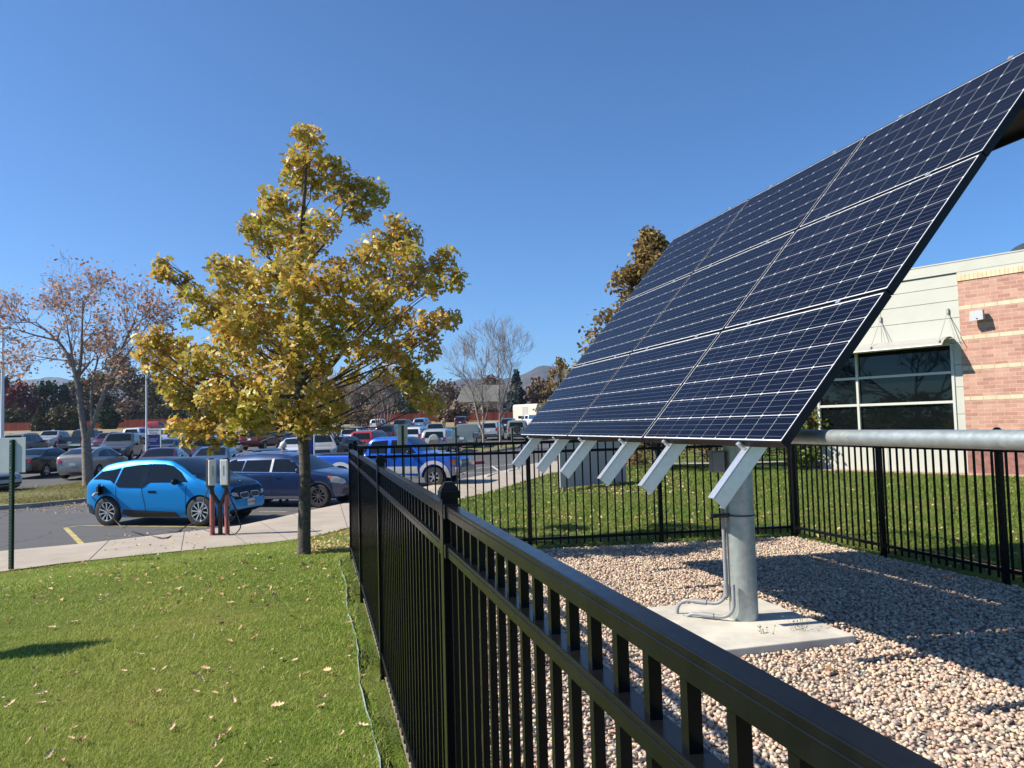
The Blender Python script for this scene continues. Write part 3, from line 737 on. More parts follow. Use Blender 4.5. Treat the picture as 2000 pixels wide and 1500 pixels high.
def car_patch(car, poly, kind, off=.006, side=1, step=.11):
    # kind: 'side' (x,z), 'top' (x,y), 'front'/'rear' (y,z)
    me = flat(poly, step)
    for v in me.vertices:
        a, b = v.co.x, v.co.y
        if kind == 'side': v.co = (a, side*(car.y(a, b, .62)+off), b)
        elif kind == 'top': v.co = (a, b, car.ztop(a, b)+off)
        elif kind == 'front': v.co = (car.xend(a, b, 1)+off, a, b)
        elif kind == 'rear': v.co = (car.xend(a, b, -1)-off, a, b)
    me.update(); return me
def wheel_meshes(R_, tw, style, rf=1.0):
    RT = R_; R_ = R_*rf
    ty = MB(); ty.lathe([(.66*R_, -.5*tw), (.9*RT, -.5*tw), (RT, -.36*tw), (RT, .36*tw), (.9*RT, .5*tw), (.66*R_, .5*tw)], Matrix.Rotation(-PI/2, 4, 'X'), 36, close=True)
    rm = MB(); X = Matrix.Rotation(-PI/2, 4, 'X')   # axis -> +y (outside)
    rm.lathe([(.68*R_, .46*tw), (.62*R_, .48*tw), (.6*R_, .40*tw), (.6*R_, .1*tw)], X, 36)
    rm.lathe([(.0, .44*tw), (.12*R_, .43*tw), (.13*R_, .3*tw)], X, 20)
    def sp(a, r0, r1, w0, w1, tilt=0, y0=.42):
        d = Vector((math.cos(a), 0, math.sin(a))); e = Vector((-math.sin(a), 0, math.cos(a)))
        p0 = d*r0*R_; p1 = d*r1*R_+e*tilt*R_; yv = Vector((0, 1, 0))
        vs = [p0-e*w0*R_+yv*y0*tw, p0+e*w0*R_+yv*y0*tw, p1+e*w1*R_+yv*.46*tw, p1-e*w1*R_+yv*.46*tw]
        rm.add(vs+[v-yv*.12*tw for v in vs], [(0, 1, 2, 3), (7, 6, 5, 4), (0, 3, 7, 4), (1, 5, 6, 2)])
    if style == 'swirl':
        for k in range(5):
            a = 2*PI*k/5+.3; sp(a-.12, .1, .64, .03, .06, .16); sp(a+.42, .1, .64, .026, .055, .24)
    elif style == 'ten':
        for k in range(10): sp(2*PI*k/10, .1, .63, .03, .04, 0)
    elif style == 'six':
        for k in range(6): sp(2*PI*k/6, .1, .63, .07, .1, 0)
    else:
        for k in range(5): sp(2*PI*k/5+.3, .1, .63, .06, .085, 0)
    dk = MB(); dk.lathe([(0, .12*tw), (.6*R_, .12*tw)], X, 24); dk.lathe([(0, -.4*tw), (.66*R_, -.4*tw)], X, 24)
    out = []
    for m, nm in ((ty, 'tyre'), (rm, 'rim'), (dk, 'brake_disc')):
        o = m.build(nm, None, None, True, ang=35); out.append(o.data); bpy.data.objects.remove(o)
    return out
def make_car(name, car, paintm, parts, style='five', rimm=None, label=None, cat='car', group=None, arches=True):
    root = empty(name, (0, 0, 0), 0, label, cat, group); me = car.body()
    if arches:
        me.materials.append(paintm); me.materials.append(DARK)
        o = bpy.data.objects.new('tmp', me); C.objects.link(o)
        cm = MB()
        for ax in car.ax:
            for sg in (1, -1):
                m4 = Matrix.Translation((ax, sg*(car.w-.02), car.R)) @ Matrix.Rotation(PI/2, 4, 'X')
                cm.lathe([(0, -.27), (car.R*car.arch, -.27), (car.R*car.arch, .27), (0, .27)], m4, 40)
        co_ = cm.build('cut', DARK); bmc = bmesh.new(); bmc.from_mesh(co_.data); bmesh.ops.remove_doubles(bmc, verts=bmc.verts, dist=1e-5); bmesh.ops.recalc_face_normals(bmc, faces=bmc.faces); bmc.to_mesh(co_.data); bmc.free()
        md = o.modifiers.new('b', 'BOOLEAN'); md.object = co_; md.operation = 'DIFFERENCE'; md.solver = 'EXACT'; md.material_mode = 'TRANSFER'
        me2 = applied(o); bpy.data.objects.remove(o); bpy.data.objects.remove(co_); me = me2; me.materials.clear()
        b = link('body', me, [paintm, DARK], root, True, 32)
    else: b = link('body', me, [paintm], root, True, 32)
    for (pn, kind, poly, mat, opt) in parts:
        sides = (1, -1) if opt.get('mirror', kind == 'side') else (1,)
        for sg in sides:
            if kind == 'box':
                mb = MB(); c, d = poly; mb.box((c[0], c[1]*sg, c[2]), d, Matrix.Rotation(opt.get('rz', 0)*sg, 3, 'Z')); mb.build(pn, mat, root, bevel=opt.get('bevel', min(d)*.3))
            elif kind == 'ball':
                mb = MB(); c, d = poly; mb.ball((c[0], c[1]*sg, c[2]), d); mb.build(pn, mat, root, True)
            elif kind == 'tube':
                mb = MB(); mb.tube([(q[0], q[1]*sg, q[2]) for q in poly], opt['r'], 8); mb.build(pn, mat, root, True)
            else:
                pl = poly if kind in ('side',) else [(a, bb*sg) for a, bb in poly] if kind == 'top' else [(a*sg, bb) for a, bb in poly]
                link(pn, car_patch(car, pl, kind, opt.get('off', .006), sg, opt.get('step', .11)), mat, opt.get('parent', root), True, 60)
    tm, rm_, dm = wheel_meshes(car.R, car.tw, style, .82 if style == 'six' else 1); tm.materials.append(RUBBER); rm_.materials.append(rimm or RIM); dm.materials.append(DARK)
    for ax in car.ax:
        for sg in (1, -1):
            t = bpy.data.objects.new('wheel', tm); C.objects.link(t); t.parent = root; t.location = (ax, sg*(car.w-car.tw*.5-.015), car.R); t.rotation_euler = (0, random.uniform(0, 2), 0 if sg > 0 else PI)
            for nm, q in (('rim', rm_), ('brake_disc', dm)):
                r_ = bpy.data.objects.new(nm, q); C.objects.link(r_); r_.parent = t
    return root
def mirror_part(x, y, z, m=BLKPLAS): return ('wing_mirror', 'ball', ((x, y, z), (.07, .1, .075)), m, {'mirror': True})
def put(root, x, y, az, z=None):
    root.location = (x, y, float(lotz(x, y)) if z is None else z); root.rotation_euler = (0, 0, R(90-az)); return root

# --- blue and black electric hatchback
bevP = M('bright_blue_paint', (.0005, .225, .58), .38, metal=.42, var=.02, scale=3, coat=.35, spec=.35); BLKGLOSS = M('gloss_black_paint', (.005, .005, .007), .22, var=0, spec=.22)
bev = Car(4.0, [(-2.0, .62), (-1.99, .9), (-1.93, 1.06), (-1.75, 1.18), (-1.5, 1.46), (-1.2, 1.53), (-.7, 1.585), (-.1, 1.59), (.38, 1.55), (.75, 1.38), (1.15, 1.15), (1.38, 1.06), (1.70, 1.0), (1.94, .90), (2.06, .74), (2.09, .45)],
          [(-2.0, .80), (-1.93, .9), (-1.7, .97), (-1.2, 1), (1.0, 1), (1.5, .96), (1.85, .88), (2.02, .77), (2.09, .68)], [(-2, 1.0), (-1.0, .93), (-.3, .9), (-.25, .97), (1.2, 1.0), (2, .8)], .8875, .74, 1.58, .2, .35, (1.285, -1.285), .1, 1.12, .07, .17)
bp = [
 ('hood_panel', 'top', [(1.02, -.80), (1.4, -.77), (1.78, -.68), (1.92, -.55), (1.95, 0), (1.92, .55), (1.78, .68), (1.4, .77), (1.02, .80)], BLKGLOSS, {'off': .008}),
 ('windscreen', 'top', [(.36, -.60), (.7, -.67), (1.03, -.77), (1.09, 0), (1.03, .77), (.7, .67), (.36, .60), (.33, 0)], GLASS, {'off': .010}),
 ('roof_panel', 'top', [(-1.2, -.53), (-.6, -.585), (.345, -.60), (.31, 0), (.345, .60), (-.6, .585), (-1.2, .53)], BLKGLOSS, {'off': .008}),
 ('hatch_glass', 'top', [(-1.76, -.6), (-1.5, -.56), (-1.47, 0), (-1.5, .56), (-1.76, .6), (-1.8, 0)], GLASS, {'off': .008}),
 ('rear_quarter_window', 'side', [(-1.72, 1.13), (-1.5, 1.32), (-1.15, 1.36), (-.98, 1.40), (-1.08, 1.02), (-1.2, 1.10), (-1.45, 1.13)], GLASS, {}),
 ('rear_window', 'side', [(-.92, 1.41), (-.55, 1.46), (-.16, 1.485), (-.20, .965), (-.30, .92), (-.95, .94), (-1.03, 1.0)], GLASS, {}),
 ('front_window', 'side', [(-.11, 1.485), (.25, 1.475), (.5, 1.42), (.74, 1.28), (.98, 1.05), (-.05, 1.04), (-.17, .975)], GLASS, {}),
 ('door_pillar', 'side', [(-.24, 1.48), (-.12, 1.485), (-.16, .98), (-.27, .93), (-.36, .94)], GLASS, {'off': .009}),
 ('sill_panel', 'side', [(-.88, .30), (-.62, .21), (.72, .21), (.62, .34), (-.82, .40)], BLKPLAS, {}),
 ('rear_bumper_panel', 'side', [(-1.97, .30), (-1.7, .26), (-1.68, .35), (-1.74, .5), (-1.97, .55)], BLKPLAS, {}),
 ('nose_panel', 'front', [(-.60, .60), (.60, .60), (.70, .72), (.66, .82), (.5, .89), (-.5, .89), (-.66, .82), (-.70, .72)], BLKGLOSS, {'off': .007, 'step': .06}),
 ('front_lower_grille', 'front', [(-.62, .24), (.62, .24), (.70, .36), (-.70, .36)], BLKPLAS, {'off': .008}),
 ('kidney_grille', 'front', [(.03, .665), (.09, .605), (.33, .60), (.41, .67), (.385, .745), (.09, .755), (.04, .72)], M('bright_trim', (.6, .6, .6), .25, metal=.5, var=0), {'mirror': True, 'off': .013, 'step': .05}),
 ('kidney_insert', 'front', [(.052, .667), (.1, .625), (.32, .62), (.385, .67), (.365, .727), (.1, .737), (.062, .715)], BLKPLAS, {'mirror': True, 'off': .02, 'step': .05}),
 ('headlight', 'front', [(.47, .66), (.66, .69), (.69, .75), (.62, .78), (.50, .75)], LAMPW, {'mirror': True, 'off': .012, 'step': .06}),
 ('licence_plate', 'front', [(-.155, .42), (.155, .42), (.155, .57), (-.155, .57)], PLATE, {'off': .014}),
 ('door_seam', 'side', [(-.30, .93), (-.285, .93), (-.195, .5), (-.19, .36), (-.205, .36), (-.21, .5)], DARK, {'off': .004}),
 ('fender_seam', 'side', [(.95, .98), (.962, .98), (.93, .75), (.915, .36), (.90, .36), (.918, .75)], DARK, {'off': .004}),
 ('rear_door_seam', 'side', [(-1.02, .96), (-1.008, .96), (-1.0, .72), (-.86, .42), (-.875, .42), (-1.015, .72)], DARK, {'off': .004}),
 ('door_handle', 'side', [(-.10, .80), (.12, .80), (.13, .845), (-.09, .85)], BLKGLOSS, {'off': .012, 'step': .05}),
 ('taillight', 'rear', [(.35, .86), (.72, .86), (.72, .96), (.35, .96)], LAMPR, {'mirror': True, 'step': .08}),
 mirror_part(.70, .97, 1.06, BLKGLOSS),
]
EV = make_car('electric_hatchback', bev, bevP, bp, 'swirl', RIM, 'bright blue electric hatchback with black hood plugged into the charging posts')
rw, fw = H(213, 1027), H(392, 1028)
azE = math.degrees(math.atan2(fw.x-rw.x, fw.y-rw.y)); mid = (rw+fw)/2; fv = Vector((math.sin(R(azE)), math.cos(R(azE)), 0)); lv = Vector((-fv.y, fv.x, 0))
put(EV, *(mid+lv*.80).xy, azE)
# licence plate writing, roundel and charge flap
q = bev.xend(0, .5, 1)
text('757 IZB', .085, 'plate_number', M('plate_green', (.02, .09, .05), .5, var=0), EV, (q+.018, 0, .465), (PI/2, 0, PI/2))
xz = bev.ztop(1.78, 0)
mb = MB(); rm4 = Matrix.Translation((1.79, 0, bev.ztop(1.79, 0)+.012)) @ Matrix.Rotation(R(32), 4, 'Y'); mb.lathe([(0, .004), (.041, .004), (.041, 0)], rm4, 24); bd = mb.build('roundel', BLKGLOSS, EV)
mb = MB(); mb.lathe([(.024, .007), (.029, .007)], rm4, 24); mb.build('roundel_ring', CHROME, bd)
for k in range(4):
    mb = MB(); mb.add([rm4 @ Vector((0, 0, .0065))]+[rm4 @ Vector((.024*math.cos(a), .024*math.sin(a), .0065)) for a in np.linspace(k*PI/2, (k+1)*PI/2, 6)], [(0, i, i+1) for i in range(1, 6)])
    mb.build('roundel_quarter', WHITEP if k % 2 else bevP, bd)
yq = -(bev.y(-1.42, .86)); CH = M('charge_socket', (.5, .5, .5), .5)
mb = MB(); mb.box((-1.36, yq-.14, .90), (.015, .30, .28), Matrix.Rotation(.55, 3, 'Z')); mb.build('charge_flap', BLKGLOSS, EV, bevel=.004)
mb = MB(); mb.box((-1.47, yq-.005, .87), (.2, .02, .2)); mb.build('charge_port', BLKPLAS, EV, bevel=.004)
mb = MB(); mb.tube([(-1.52, yq-.01, .80), (-1.53, yq-.1, .79), (-1.54, yq-.15, .74)], .028, 10); mb.build('charge_plug', M('plug_white', (.6, .6, .6), .4), EV, True)

# --- dark blue wagon
wagP = paint('slate_blue_paint', (.022, .045, .125), .3, .45)
wag = Car(4.45, [(-2.2, .62), (-2.17, .98), (-2.02, 1.12), (-1.7, 1.42), (-1.4, 1.5), (-.7, 1.545), (0, 1.53), (.4, 1.45), (.85, 1.2), (1.12, 1.04), (1.5, .99), (1.9, .9), (2.12, .76), (2.2, .6), (2.22, .45)],
          [(-2.2, .78), (-2.05, .92), (-1.6, .98), (-.5, 1), (1.2, 1), (1.7, .95), (2.0, .84), (2.22, .62)], [(-2.2, 1.02), (1.2, .96), (2.2, .8)], .89, .72, 1.53, .24, .33, (1.33, -1.3), .12, 1.14, .09, .2)
CLAD = M('grey_cladding', (.05, .05, .055), .5, var=.1)
wp = [
 ('windscreen', 'top', [(.40, -.57), (.8, -.64), (1.08, -.70), (1.14, 0), (1.08, .70), (.8, .64), (.40, .57), (.36, 0)], GLASS, {'off': .008}),
 ('hatch_glass', 'top', [(-2.0, -.6), (-1.68, -.55), (-1.64, 0), (-1.68, .55), (-2.0, .6)], GLASS, {'off': .008}),
 ('rear_quarter_window', 'side', [(-1.85, 1.08), (-1.52, 1.36), (-1.25, 1.42), (-1.05, 1.44), (-1.12, 1.05)], GLASS, {}),
 ('rear_window', 'side', [(-1.0, 1.445), (-.5, 1.46), (-.19, 1.46), (-.19, 1.03), (-1.07, 1.05)], GLASS, {}),
 ('front_window', 'side', [(-.11, 1.46), (.2, 1.44), (.45, 1.36), (.86, 1.10), (.98, 1.01), (-.11, 1.02)], GLASS, {}),
 ('window_trim', 'side', [(-1.9, 1.062), (-1.1, 1.04), (1.02, 1.0), (1.02, .985), (-1.1, 1.022), (-1.9, 1.045)], CHROME, {'off': .009, 'step': .3}),
 ('window_pillar', 'side', [(-.185, 1.465), (-.115, 1.465), (-.115, 1.02), (-.185, 1.025)], M('pillar_silver', (.4, .42, .45), .4), {'off': .008}),
 ('sill_cladding', 'side', [(-.92, .26), (.95, .26), (.93, .34), (-.9, .34)], M('silver_sill', (.4, .42, .46), .4, metal=.4), {}),
 ('arch_cladding', 'side', [(1.33+.43*math.cos(t), .33+.43*math.sin(t)) for t in np.linspace(-.1, PI+.1, 20)]+[(1.33+.375*math.cos(t), .33+.375*math.sin(t)) for t in np.linspace(PI+.1, -.1, 20)], CLAD, {'step': .3}),
 ('door_seam', 'side', [(-.155, 1.02), (-.143, 1.02), (-.14, .38), (-.152, .38)], DARK, {'off': .004}),
 ('fender_seam', 'side', [(.93, .98), (.942, .98), (.90, .38), (.888, .38)], DARK, {'off': .004}),
 ('door_handle', 'side', [(-.02, .86), (.17, .86), (.17, .90), (-.02, .905)], CHROME, {'off': .02, 'step': .06}),
 ('headlight', 'side', [(1.72, .72), (2.02, .66), (2.10, .70), (2.05, .80), (1.85, .88), (1.66, .88)], LAMPW, {'off': .01, 'step': .06}),
 ('amber_marker', 'side', [(1.62, .86), (1.72, .80), (1.78, .885), (1.64, .90)], LAMPO, {'off': .013, 'step': .06}),
 ('grille', 'front', [(-.45, .62), (.45, .62), (.48, .74), (-.48, .74)], BLKPLAS, {'off': .01}),
 ('fog_recess', 'front', [(.5, .36), (.72, .38), (.70, .54), (.56, .56)], BLKPLAS, {'mirror': True, 'step': .06}),
 ('lower_grille', 'front', [(-.5, .30), (.5, .30), (.52, .44), (-.52, .44)], BLKPLAS, {}),
 ('licence_plate', 'front', [(-.155, .46), (.155, .46), (.155, .6), (-.155, .6)], PLATE, {'off': .014}),
 ('roof_rail', 'tube', [(-1.45, .58, 1.5), (-1.3, .585, 1.565), (.05, .6, 1.585), (.25, .6, 1.53)], CHROME, {'mirror': True, 'r': .02}),
 ('taillight', 'side', [(-2.12, .86), (-1.93, .92), (-1.9, 1.04), (-2.05, 1.04)], LAMPR, {'off': .01, 'step': .06}),
 mirror_part(.78, 1.0, 1.06, wagP),
]
WG = make_car('station_wagon', wag, wagP, wp, 'ten', RIMD, 'dark slate blue wagon with roof rails parked behind the young oak trunk')
p = H(622, 992); put(WG, *(p-fv*1.33+lv*.86).xy, azE)

# --- pickup
def truck(cab_back, cab_front, name, pm, label, two_tone=True, group=None):
    t = Car(5.8, [(-2.9, .6), (-2.89, 1.2), (-2.86, 1.24), (cab_back-.03, 1.22), (cab_back, 1.24), (cab_back+.10, 1.74), (cab_back+.3, 1.84), (cab_front-.5, 1.86), (cab_front-.2, 1.80), (cab_front+.42, 1.32), (cab_front+.6, 1.25), (2.4, 1.17), (2.7, 1.11), (2.81, 1.02), (2.845, .85), (2.85, .6)],
            [(-2.9, .93), (-2.7, .97), (-1, 1), (2.0, 1), (2.5, .95), (2.75, .86), (2.85, .78)], [(-2.9, 1.22), (2.9, 1.2)], .98, .8, 1.86, .36, .38, (1.93, -1.72), .03, 1.2, .07, .27)
    f, b = cab_front, cab_back
    pr = [
     ('windscreen', 'top', [(f-.2, -.66), (f+.42, -.78), (f+.46, 0), (f+.42, .78), (f-.2, .66), (f-.23, 0)], GLASS, {'off': .008}),
     ('bed_cover', 'top', [(-2.84, -.86), (b-.06, -.86), (b-.06, .86), (-2.84, .86)], BLKPLAS, {'off': .03}),
     ('rear_glass', 'rear', [(-.6, 1.35), (.6, 1.35), (.55, 1.72), (-.55, 1.72)], GLASS, {'off': -2.9-b-.09}),
     ('rear_window', 'side', [(b+.16, 1.28), (b+.23, 1.70), (b+.86, 1.745), (b+.86, 1.27)], GLASS, {}),
     ('front_window', 'side', [(b+1.0, 1.26), (b+1.0, 1.745), (f-.28, 1.74), (f-.02, 1.60), (f+.3, 1.27)], GLASS, {}),
     ('headlight', 'front', [(.46, .80), (.70, .80), (.70, .95), (.46, .95)], LAMPW, {'mirror': True, 'off': .01, 'step': .08}),
     ('amber_marker', 'side', [(2.60, .82), (2.72, .82), (2.72, .98), (2.60, .99)], LAMPO, {'off': .01}),
     ('grille', 'front', [(-.45, .72), (.45, .72), (.45, .98), (-.45, .98)], BLKPLAS, {'off': .012}),
     ('grille_bar', 'front', [(-.46, .86), (.46, .86), (.46, .90), (-.46, .90)], RIMD, {'off': .02}),
     ('front_bumper', 'box', ((2.82, 0, .62), (.22, 1.78, .22)), M('silver_bumper', (.16, .16, .165), .4, metal=.3), {'bevel': .05, 'mirror': False}),
     ('rear_bumper', 'box', ((-2.95, 0, .62), (.16, 1.8, .2)), CHROME, {'bevel': .03, 'mirror': False}),
     ('taillight', 'rear', [(.80, .82), (.92, .82), (.92, 1.16), (.80, 1.16)], LAMPR, {'mirror': True, 'off': .012, 'step': .1}),
     ('taillight_side', 'side', [(-2.88, .86), (-2.80, .86), (-2.80, 1.16), (-2.88, 1.16)], LAMPR, {'off': .01}),
     ('door_seam', 'side', [(b+.93, 1.26), (b+.945, 1.26), (b+.945, .5), (b+.93, .5)], DARK, {'off': .004}),
     ('fender_seam', 'side', [(f+.22, 1.22), (f+.235, 1.22), (f+.2, .5), (f+.185, .5)], DARK, {'off': .004}),
     ('cab_gap', 'side', [(b-.03, 1.2), (b-.005, 1.2), (b-.005, .5), (b-.03, .5)], DARK, {'off': .004}),
     ('door_handle', 'side', [(b+1.02, 1.06), (b+1.2, 1.06), (b+1.2, 1.11), (b+1.02, 1.11)], BLKPLAS, {'off': .015}),
     ('licence_plate', 'rear', [(-.15, .75), (.15, .75), (.15, .9), (-.15, .9)], PLATE, {'off': .02}),
     mirror_part(f+.05, 1.1, 1.3),
    ]
    if two_tone:
        SV = M('silver_white_trim', (.55, .55, .53), .4, metal=.1)
        def flare(c): return [(c+.60*math.cos(tt), .38+.60*math.sin(tt)) for tt in np.linspace(-.05, PI+.05, 22)]+[(c+.47*math.cos(tt), .38+.47*math.sin(tt)) for tt in np.linspace(PI+.05, -.05, 22)]
        pr += [('fender_flare', 'side', flare(1.93), SV, {'off': .03, 'step': .3}), ('rear_flare', 'side', flare(-1.72), SV, {'off': .03, 'step': .3}),
               ('lower_panel', 'side', [(-1.1, .37), (1.34, .37), (1.3, .78), (-1.08, .78)], SV, {'off': .010, 'step': .3}), ('rear_lower_panel', 'side', [(-2.85, .45), (-2.33, .45), (-2.3, .78), (-2.85, .78)], SV, {'off': .01}),
               ('front_lower_panel', 'side', [(2.54, .45), (2.75, .45), (2.72, .72), (2.52, .76)], M('grey_bumper_cap', (.25, .25, .26), .4), {'off': .012})]
    return make_car(name, t, pm, pr, 'six', RIM, label, 'pickup truck', group)
trkP = paint('royal_blue_paint', (.008, .10, .55), .3, .3)
TK = truck(-.72, .98, 'pickup_truck', trkP, 'royal blue extended cab pickup truck with white fender flares')
p = H(848, 947); put(TK, *(p-fv*1.93+lv*.93).xy, azE)

# --- the other parked cars
def suv(pm, name, label, w=.91, H=1.68, spare=False, group=None, rack=False, van=False):
    k = H-1.68
    top = [(-2.25, .6), (-2.24, 1.0), (-2.18, 1.12), (-2.0, 1.5+k), (-1.85, 1.6+k), (-1, 1.66+k), (0, 1.66+k), (.3, 1.6+k), (.9 if not van else 1.1, 1.16+k*.5), (1.3, 1.06+k*.3), (1.9, .98), (2.15, .85), (2.24, .62), (2.26, .48)]
    if spare is True: top = [(-2.05, .6), (-2.04, 1.1), (-1.98, 1.62+k), (-1.9, 1.66+k), (-.2, 1.68+k), (.15, 1.62+k), (.62, 1.18), (.8, 1.1), (1.7, 1.04), (1.95, .95), (2.0, .6)]
    L = top[-1][0]; R0 = top[0][0]
    c = Car(4.5, top, [(R0, .86), (R0+.2, .96), (-1, 1), (1.1, 1), (1.7, .95), (L-.1, .8), (L, .7)], [(R0, 1.08), (L, 1.0)], w, .8 if not spare else .86, H, .26, .34, (1.33, -1.3), .09, 1.13, .08, .21)
    f = .3 if spare is not True else .15
    zt = H-.1
    pr = [('windscreen', 'top', [(f-.02, -w*.66), (f+.5, -w*.78), (f+.56, 0), (f+.5, w*.78), (f-.02, w*.66), (f-.04, 0)], GLASS, {'off': .01}),
          ('rear_glass', 'rear', [(-w*.72, 1.1+k*.5), (w*.72, 1.1+k*.5), (w*.62, 1.5+k), (-w*.62, 1.5+k)], GLASS, {'off': .012, 'step': .15}),
          ('rear_quarter_window', 'side', [(R0+.28, 1.12), (R0+.42, 1.48+k), (-1.0, 1.52+k), (-1.0, 1.1)], GLASS, {'step': .2}),
          ('rear_window', 'side', [(-.93, 1.1), (-.93, 1.53+k), (-.2, 1.53+k), (-.2, 1.08)], GLASS, {'step': .2}),
          ('front_window', 'side', [(-.12, 1.08), (-.12, 1.53+k), (.22, 1.5+k), (.62, 1.2+k*.5), (.74, 1.08)], GLASS, {'step': .2}),
          ('taillight', 'rear', [(w*.66, .84), (w*.9, .84), (w*.88, 1.12), (w*.7, 1.12)], LAMPR, {'mirror': True, 'off': .012, 'step': .1}),
          ('headlight', 'front', [(w*.5, .72), (w*.82, .74), (w*.8, .88), (w*.52, .86)], LAMPW, {'mirror': True, 'off': .012, 'step': .1}),
          ('grille', 'front', [(-.4, .68), (.4, .68), (.42, .84), (-.42, .84)], BLKPLAS, {'off': .01}), ('lower_grille', 'front', [(-.6, .36), (.6, .36), (.6, .56), (-.6, .56)], BLKPLAS, {}),
          ('rear_bumper', 'rear', [(-w*.85, .36), (w*.85, .36), (w*.85, .56), (-w*.85, .56)], CLAD, {'off': .012}),
          ('licence_plate', 'rear', [(-.15, .8), (.15, .8), (.15, .94), (-.15, .94)], PLATE, {'off': .014, 'step': .3}),
          ('front_plate', 'front', [(-.15, .5), (.15, .5), (.15, .63), (-.15, .63)], PLATE, {'off': .014, 'step': .3}),
          ('door_seam', 'side', [(-.165, 1.08), (-.15, 1.08), (-.15, .4), (-.165, .4)], DARK, {'off': .004, 'step': .3}),
          mirror_part(.62, w+.1, 1.1)]
    if rack: pr += [('roof_rail', 'tube', [(-1.7, w*.66, H-.05), (-1.55, w*.66, H+.06), (-.1, w*.66, H+.06), (.1, w*.66, H-.04)], BLKPLAS, {'mirror': True, 'r': .02})]
    r = make_car(name, c, pm, pr, 'five', RIM, label, 'car', group)
    if spare:
        mb = MB(); mb.lathe([(0, .1), (.3, .1), (.34, .05), (.34, -.1), (0, -.1)], Matrix.Translation((R0-.09, -.05, .98)) @ Matrix.Rotation(-PI/2, 4, 'Y'), 28)
        mb.build('spare_wheel_cover', M('spare_cover', (.33, .36, .35), .5) if spare == 'pale' else RUBBER, r, True, ang=30)
    return r
def sedan(pm, name, label, hatch=False, group=None):
    top = [(-2.3, .6), (-2.29, .92), (-2.22, 1.02), (-1.75, 1.06), (-1.55, 1.10), (-1.0, 1.38), (-.6, 1.44), (0, 1.45), (.35, 1.38), (.95, 1.06), (1.15, 1.0), (1.9, .88), (2.2, .72), (2.28, .5)]
    if hatch: top = [(-2.2, .6), (-2.19, .98), (-2.12, 1.1), (-1.9, 1.18), (-1.2, 1.40), (-.5, 1.49), (0, 1.48), (.4, 1.4), (1.1, 1.06), (1.3, 1.0), (1.9, .86), (2.15, .7), (2.2, .5)]
    R0, L = top[0][0], top[-1][0]
    c = Car(4.5, top, [(R0, .82), (R0+.25, .95), (-.8, 1), (1.1, 1), (1.7, .95), (L-.12, .82), (L, .7)], [(R0, 1.0), (1.2, .93), (L, .8)], .89, .7, 1.45 if not hatch else 1.49, .2, .32, (1.36, -1.33), .1, 1.13, .08, .2)
    b0 = -1.55 if not hatch else -1.95
    pr = [('windscreen', 'top', [(.33, -.55), (.95, -.66), (1.0, 0), (.95, .66), (.33, .55), (.3, 0)], GLASS, {'off': .01}),
          ('rear_glass', 'top', [(b0+.05, -.62), (-.98 if not hatch else -1.15, -.54), (-.95 if not hatch else -1.12, 0), (-.98 if not hatch else -1.15, .54), (b0+.05, .62), (b0+.01, 0)], GLASS, {'off': .01}),
          ('rear_window', 'side', [(-1.45, 1.05), (-1.0, 1.30), (-.6, 1.37), (-.26, 1.38), (-.26, 1.01)], GLASS, {'step': .2}),
          ('front_window', 'side', [(-.18, 1.01), (-.18, 1.38), (.1, 1.37), (.38, 1.29), (.84, 1.02), (.84, .98)], GLASS, {'step': .2}),
          ('taillight', 'rear', [(.5, .76), (.78, .76), (.78, .94), (.5, .94)], LAMPR, {'mirror': True, 'off': .012, 'step': .1}),
          ('headlight', 'front', [(.45, .62), (.76, .64), (.74, .76), (.46, .74)], LAMPW, {'mirror': True, 'off': .012, 'step': .1}),
          ('grille', 'front', [(-.35, .6), (.35, .6), (.36, .72), (-.36, .72)], BLKPLAS, {'off': .01}), ('lower_grille', 'front', [(-.6, .3), (.6, .3), (.6, .46), (-.6, .46)], BLKPLAS, {}),
          ('licence_plate', 'rear', [(-.15, .66), (.15, .66), (.15, .8), (-.15, .8)], PLATE, {'off': .014, 'step': .3}),
          ('door_seam', 'side', [(-.23, 1.0), (-.215, 1.0), (-.215, .36), (-.23, .36)], DARK, {'off': .004, 'step': .3}),
          mirror_part(.7, .99, 1.03)]
    return make_car(name, c, pm, pr, 'five', RIM, label, 'car', group)
P_ = {k: paint(k+'_paint', v, .3, .3) for k, v in dict(silver=(.42, .43, .43), white=(.72, .72, .72), black=(.012, .012, .014), grey=(.07, .07, .075), charcoal=(.04, .042, .046), champagne=(.26, .245, .215),
      red=(.36, .03, .03), maroon=(.10, .012, .018), lightblue=(.18, .32, .50), navy=(.02, .035, .09), greygreen=(.17, .2, .18), khaki=(.30, .31, .24), bluegrey=(.09, .12, .17), pewter=(.085, .083, .082)).items()}
GP = 'cars parked in the lot'
proto = {}
def parked(kind, name, pm, px, Y_, az, label, **kw):
    key = (kind, tuple(sorted(kw.items())))
    if key not in proto:
        r = dict(suv=suv, sedan=sedan)[kind](pm, name, label, group=GP, **kw) if kind != 'truck' else truck(-.72 if kw.get('ext') else -.35, .98, name, pm, label, False, GP)
        proto[key] = r
    else:
        r = copy_tree(proto[key]); r.name = name; r['label'] = label
    b = [c for c in r.children if c.name.split('.')[0] == 'body'][0]
    b.material_slots[0].link = 'OBJECT'; b.material_slots[0].material = pm
    p = onlot(px, Y_); put(r, p.x, p.y, az)
    return r
W_ = P_
parked('sedan', 'parked_sedan', W_['silver'], -75, 30.0, 103, 'silver car at the left picture edge behind the back of the sign')
parked('sedan', 'parked_sedan', W_['black'], 90, 40.0, 0, 'black sedan seen from behind next to the back of the green post sign')
parked('sedan', 'parked_hatchback', W_['champagne'], 186, 38.5, -3, 'champagne hatchback behind the trunk of the nearly bare left tree', hatch=True)
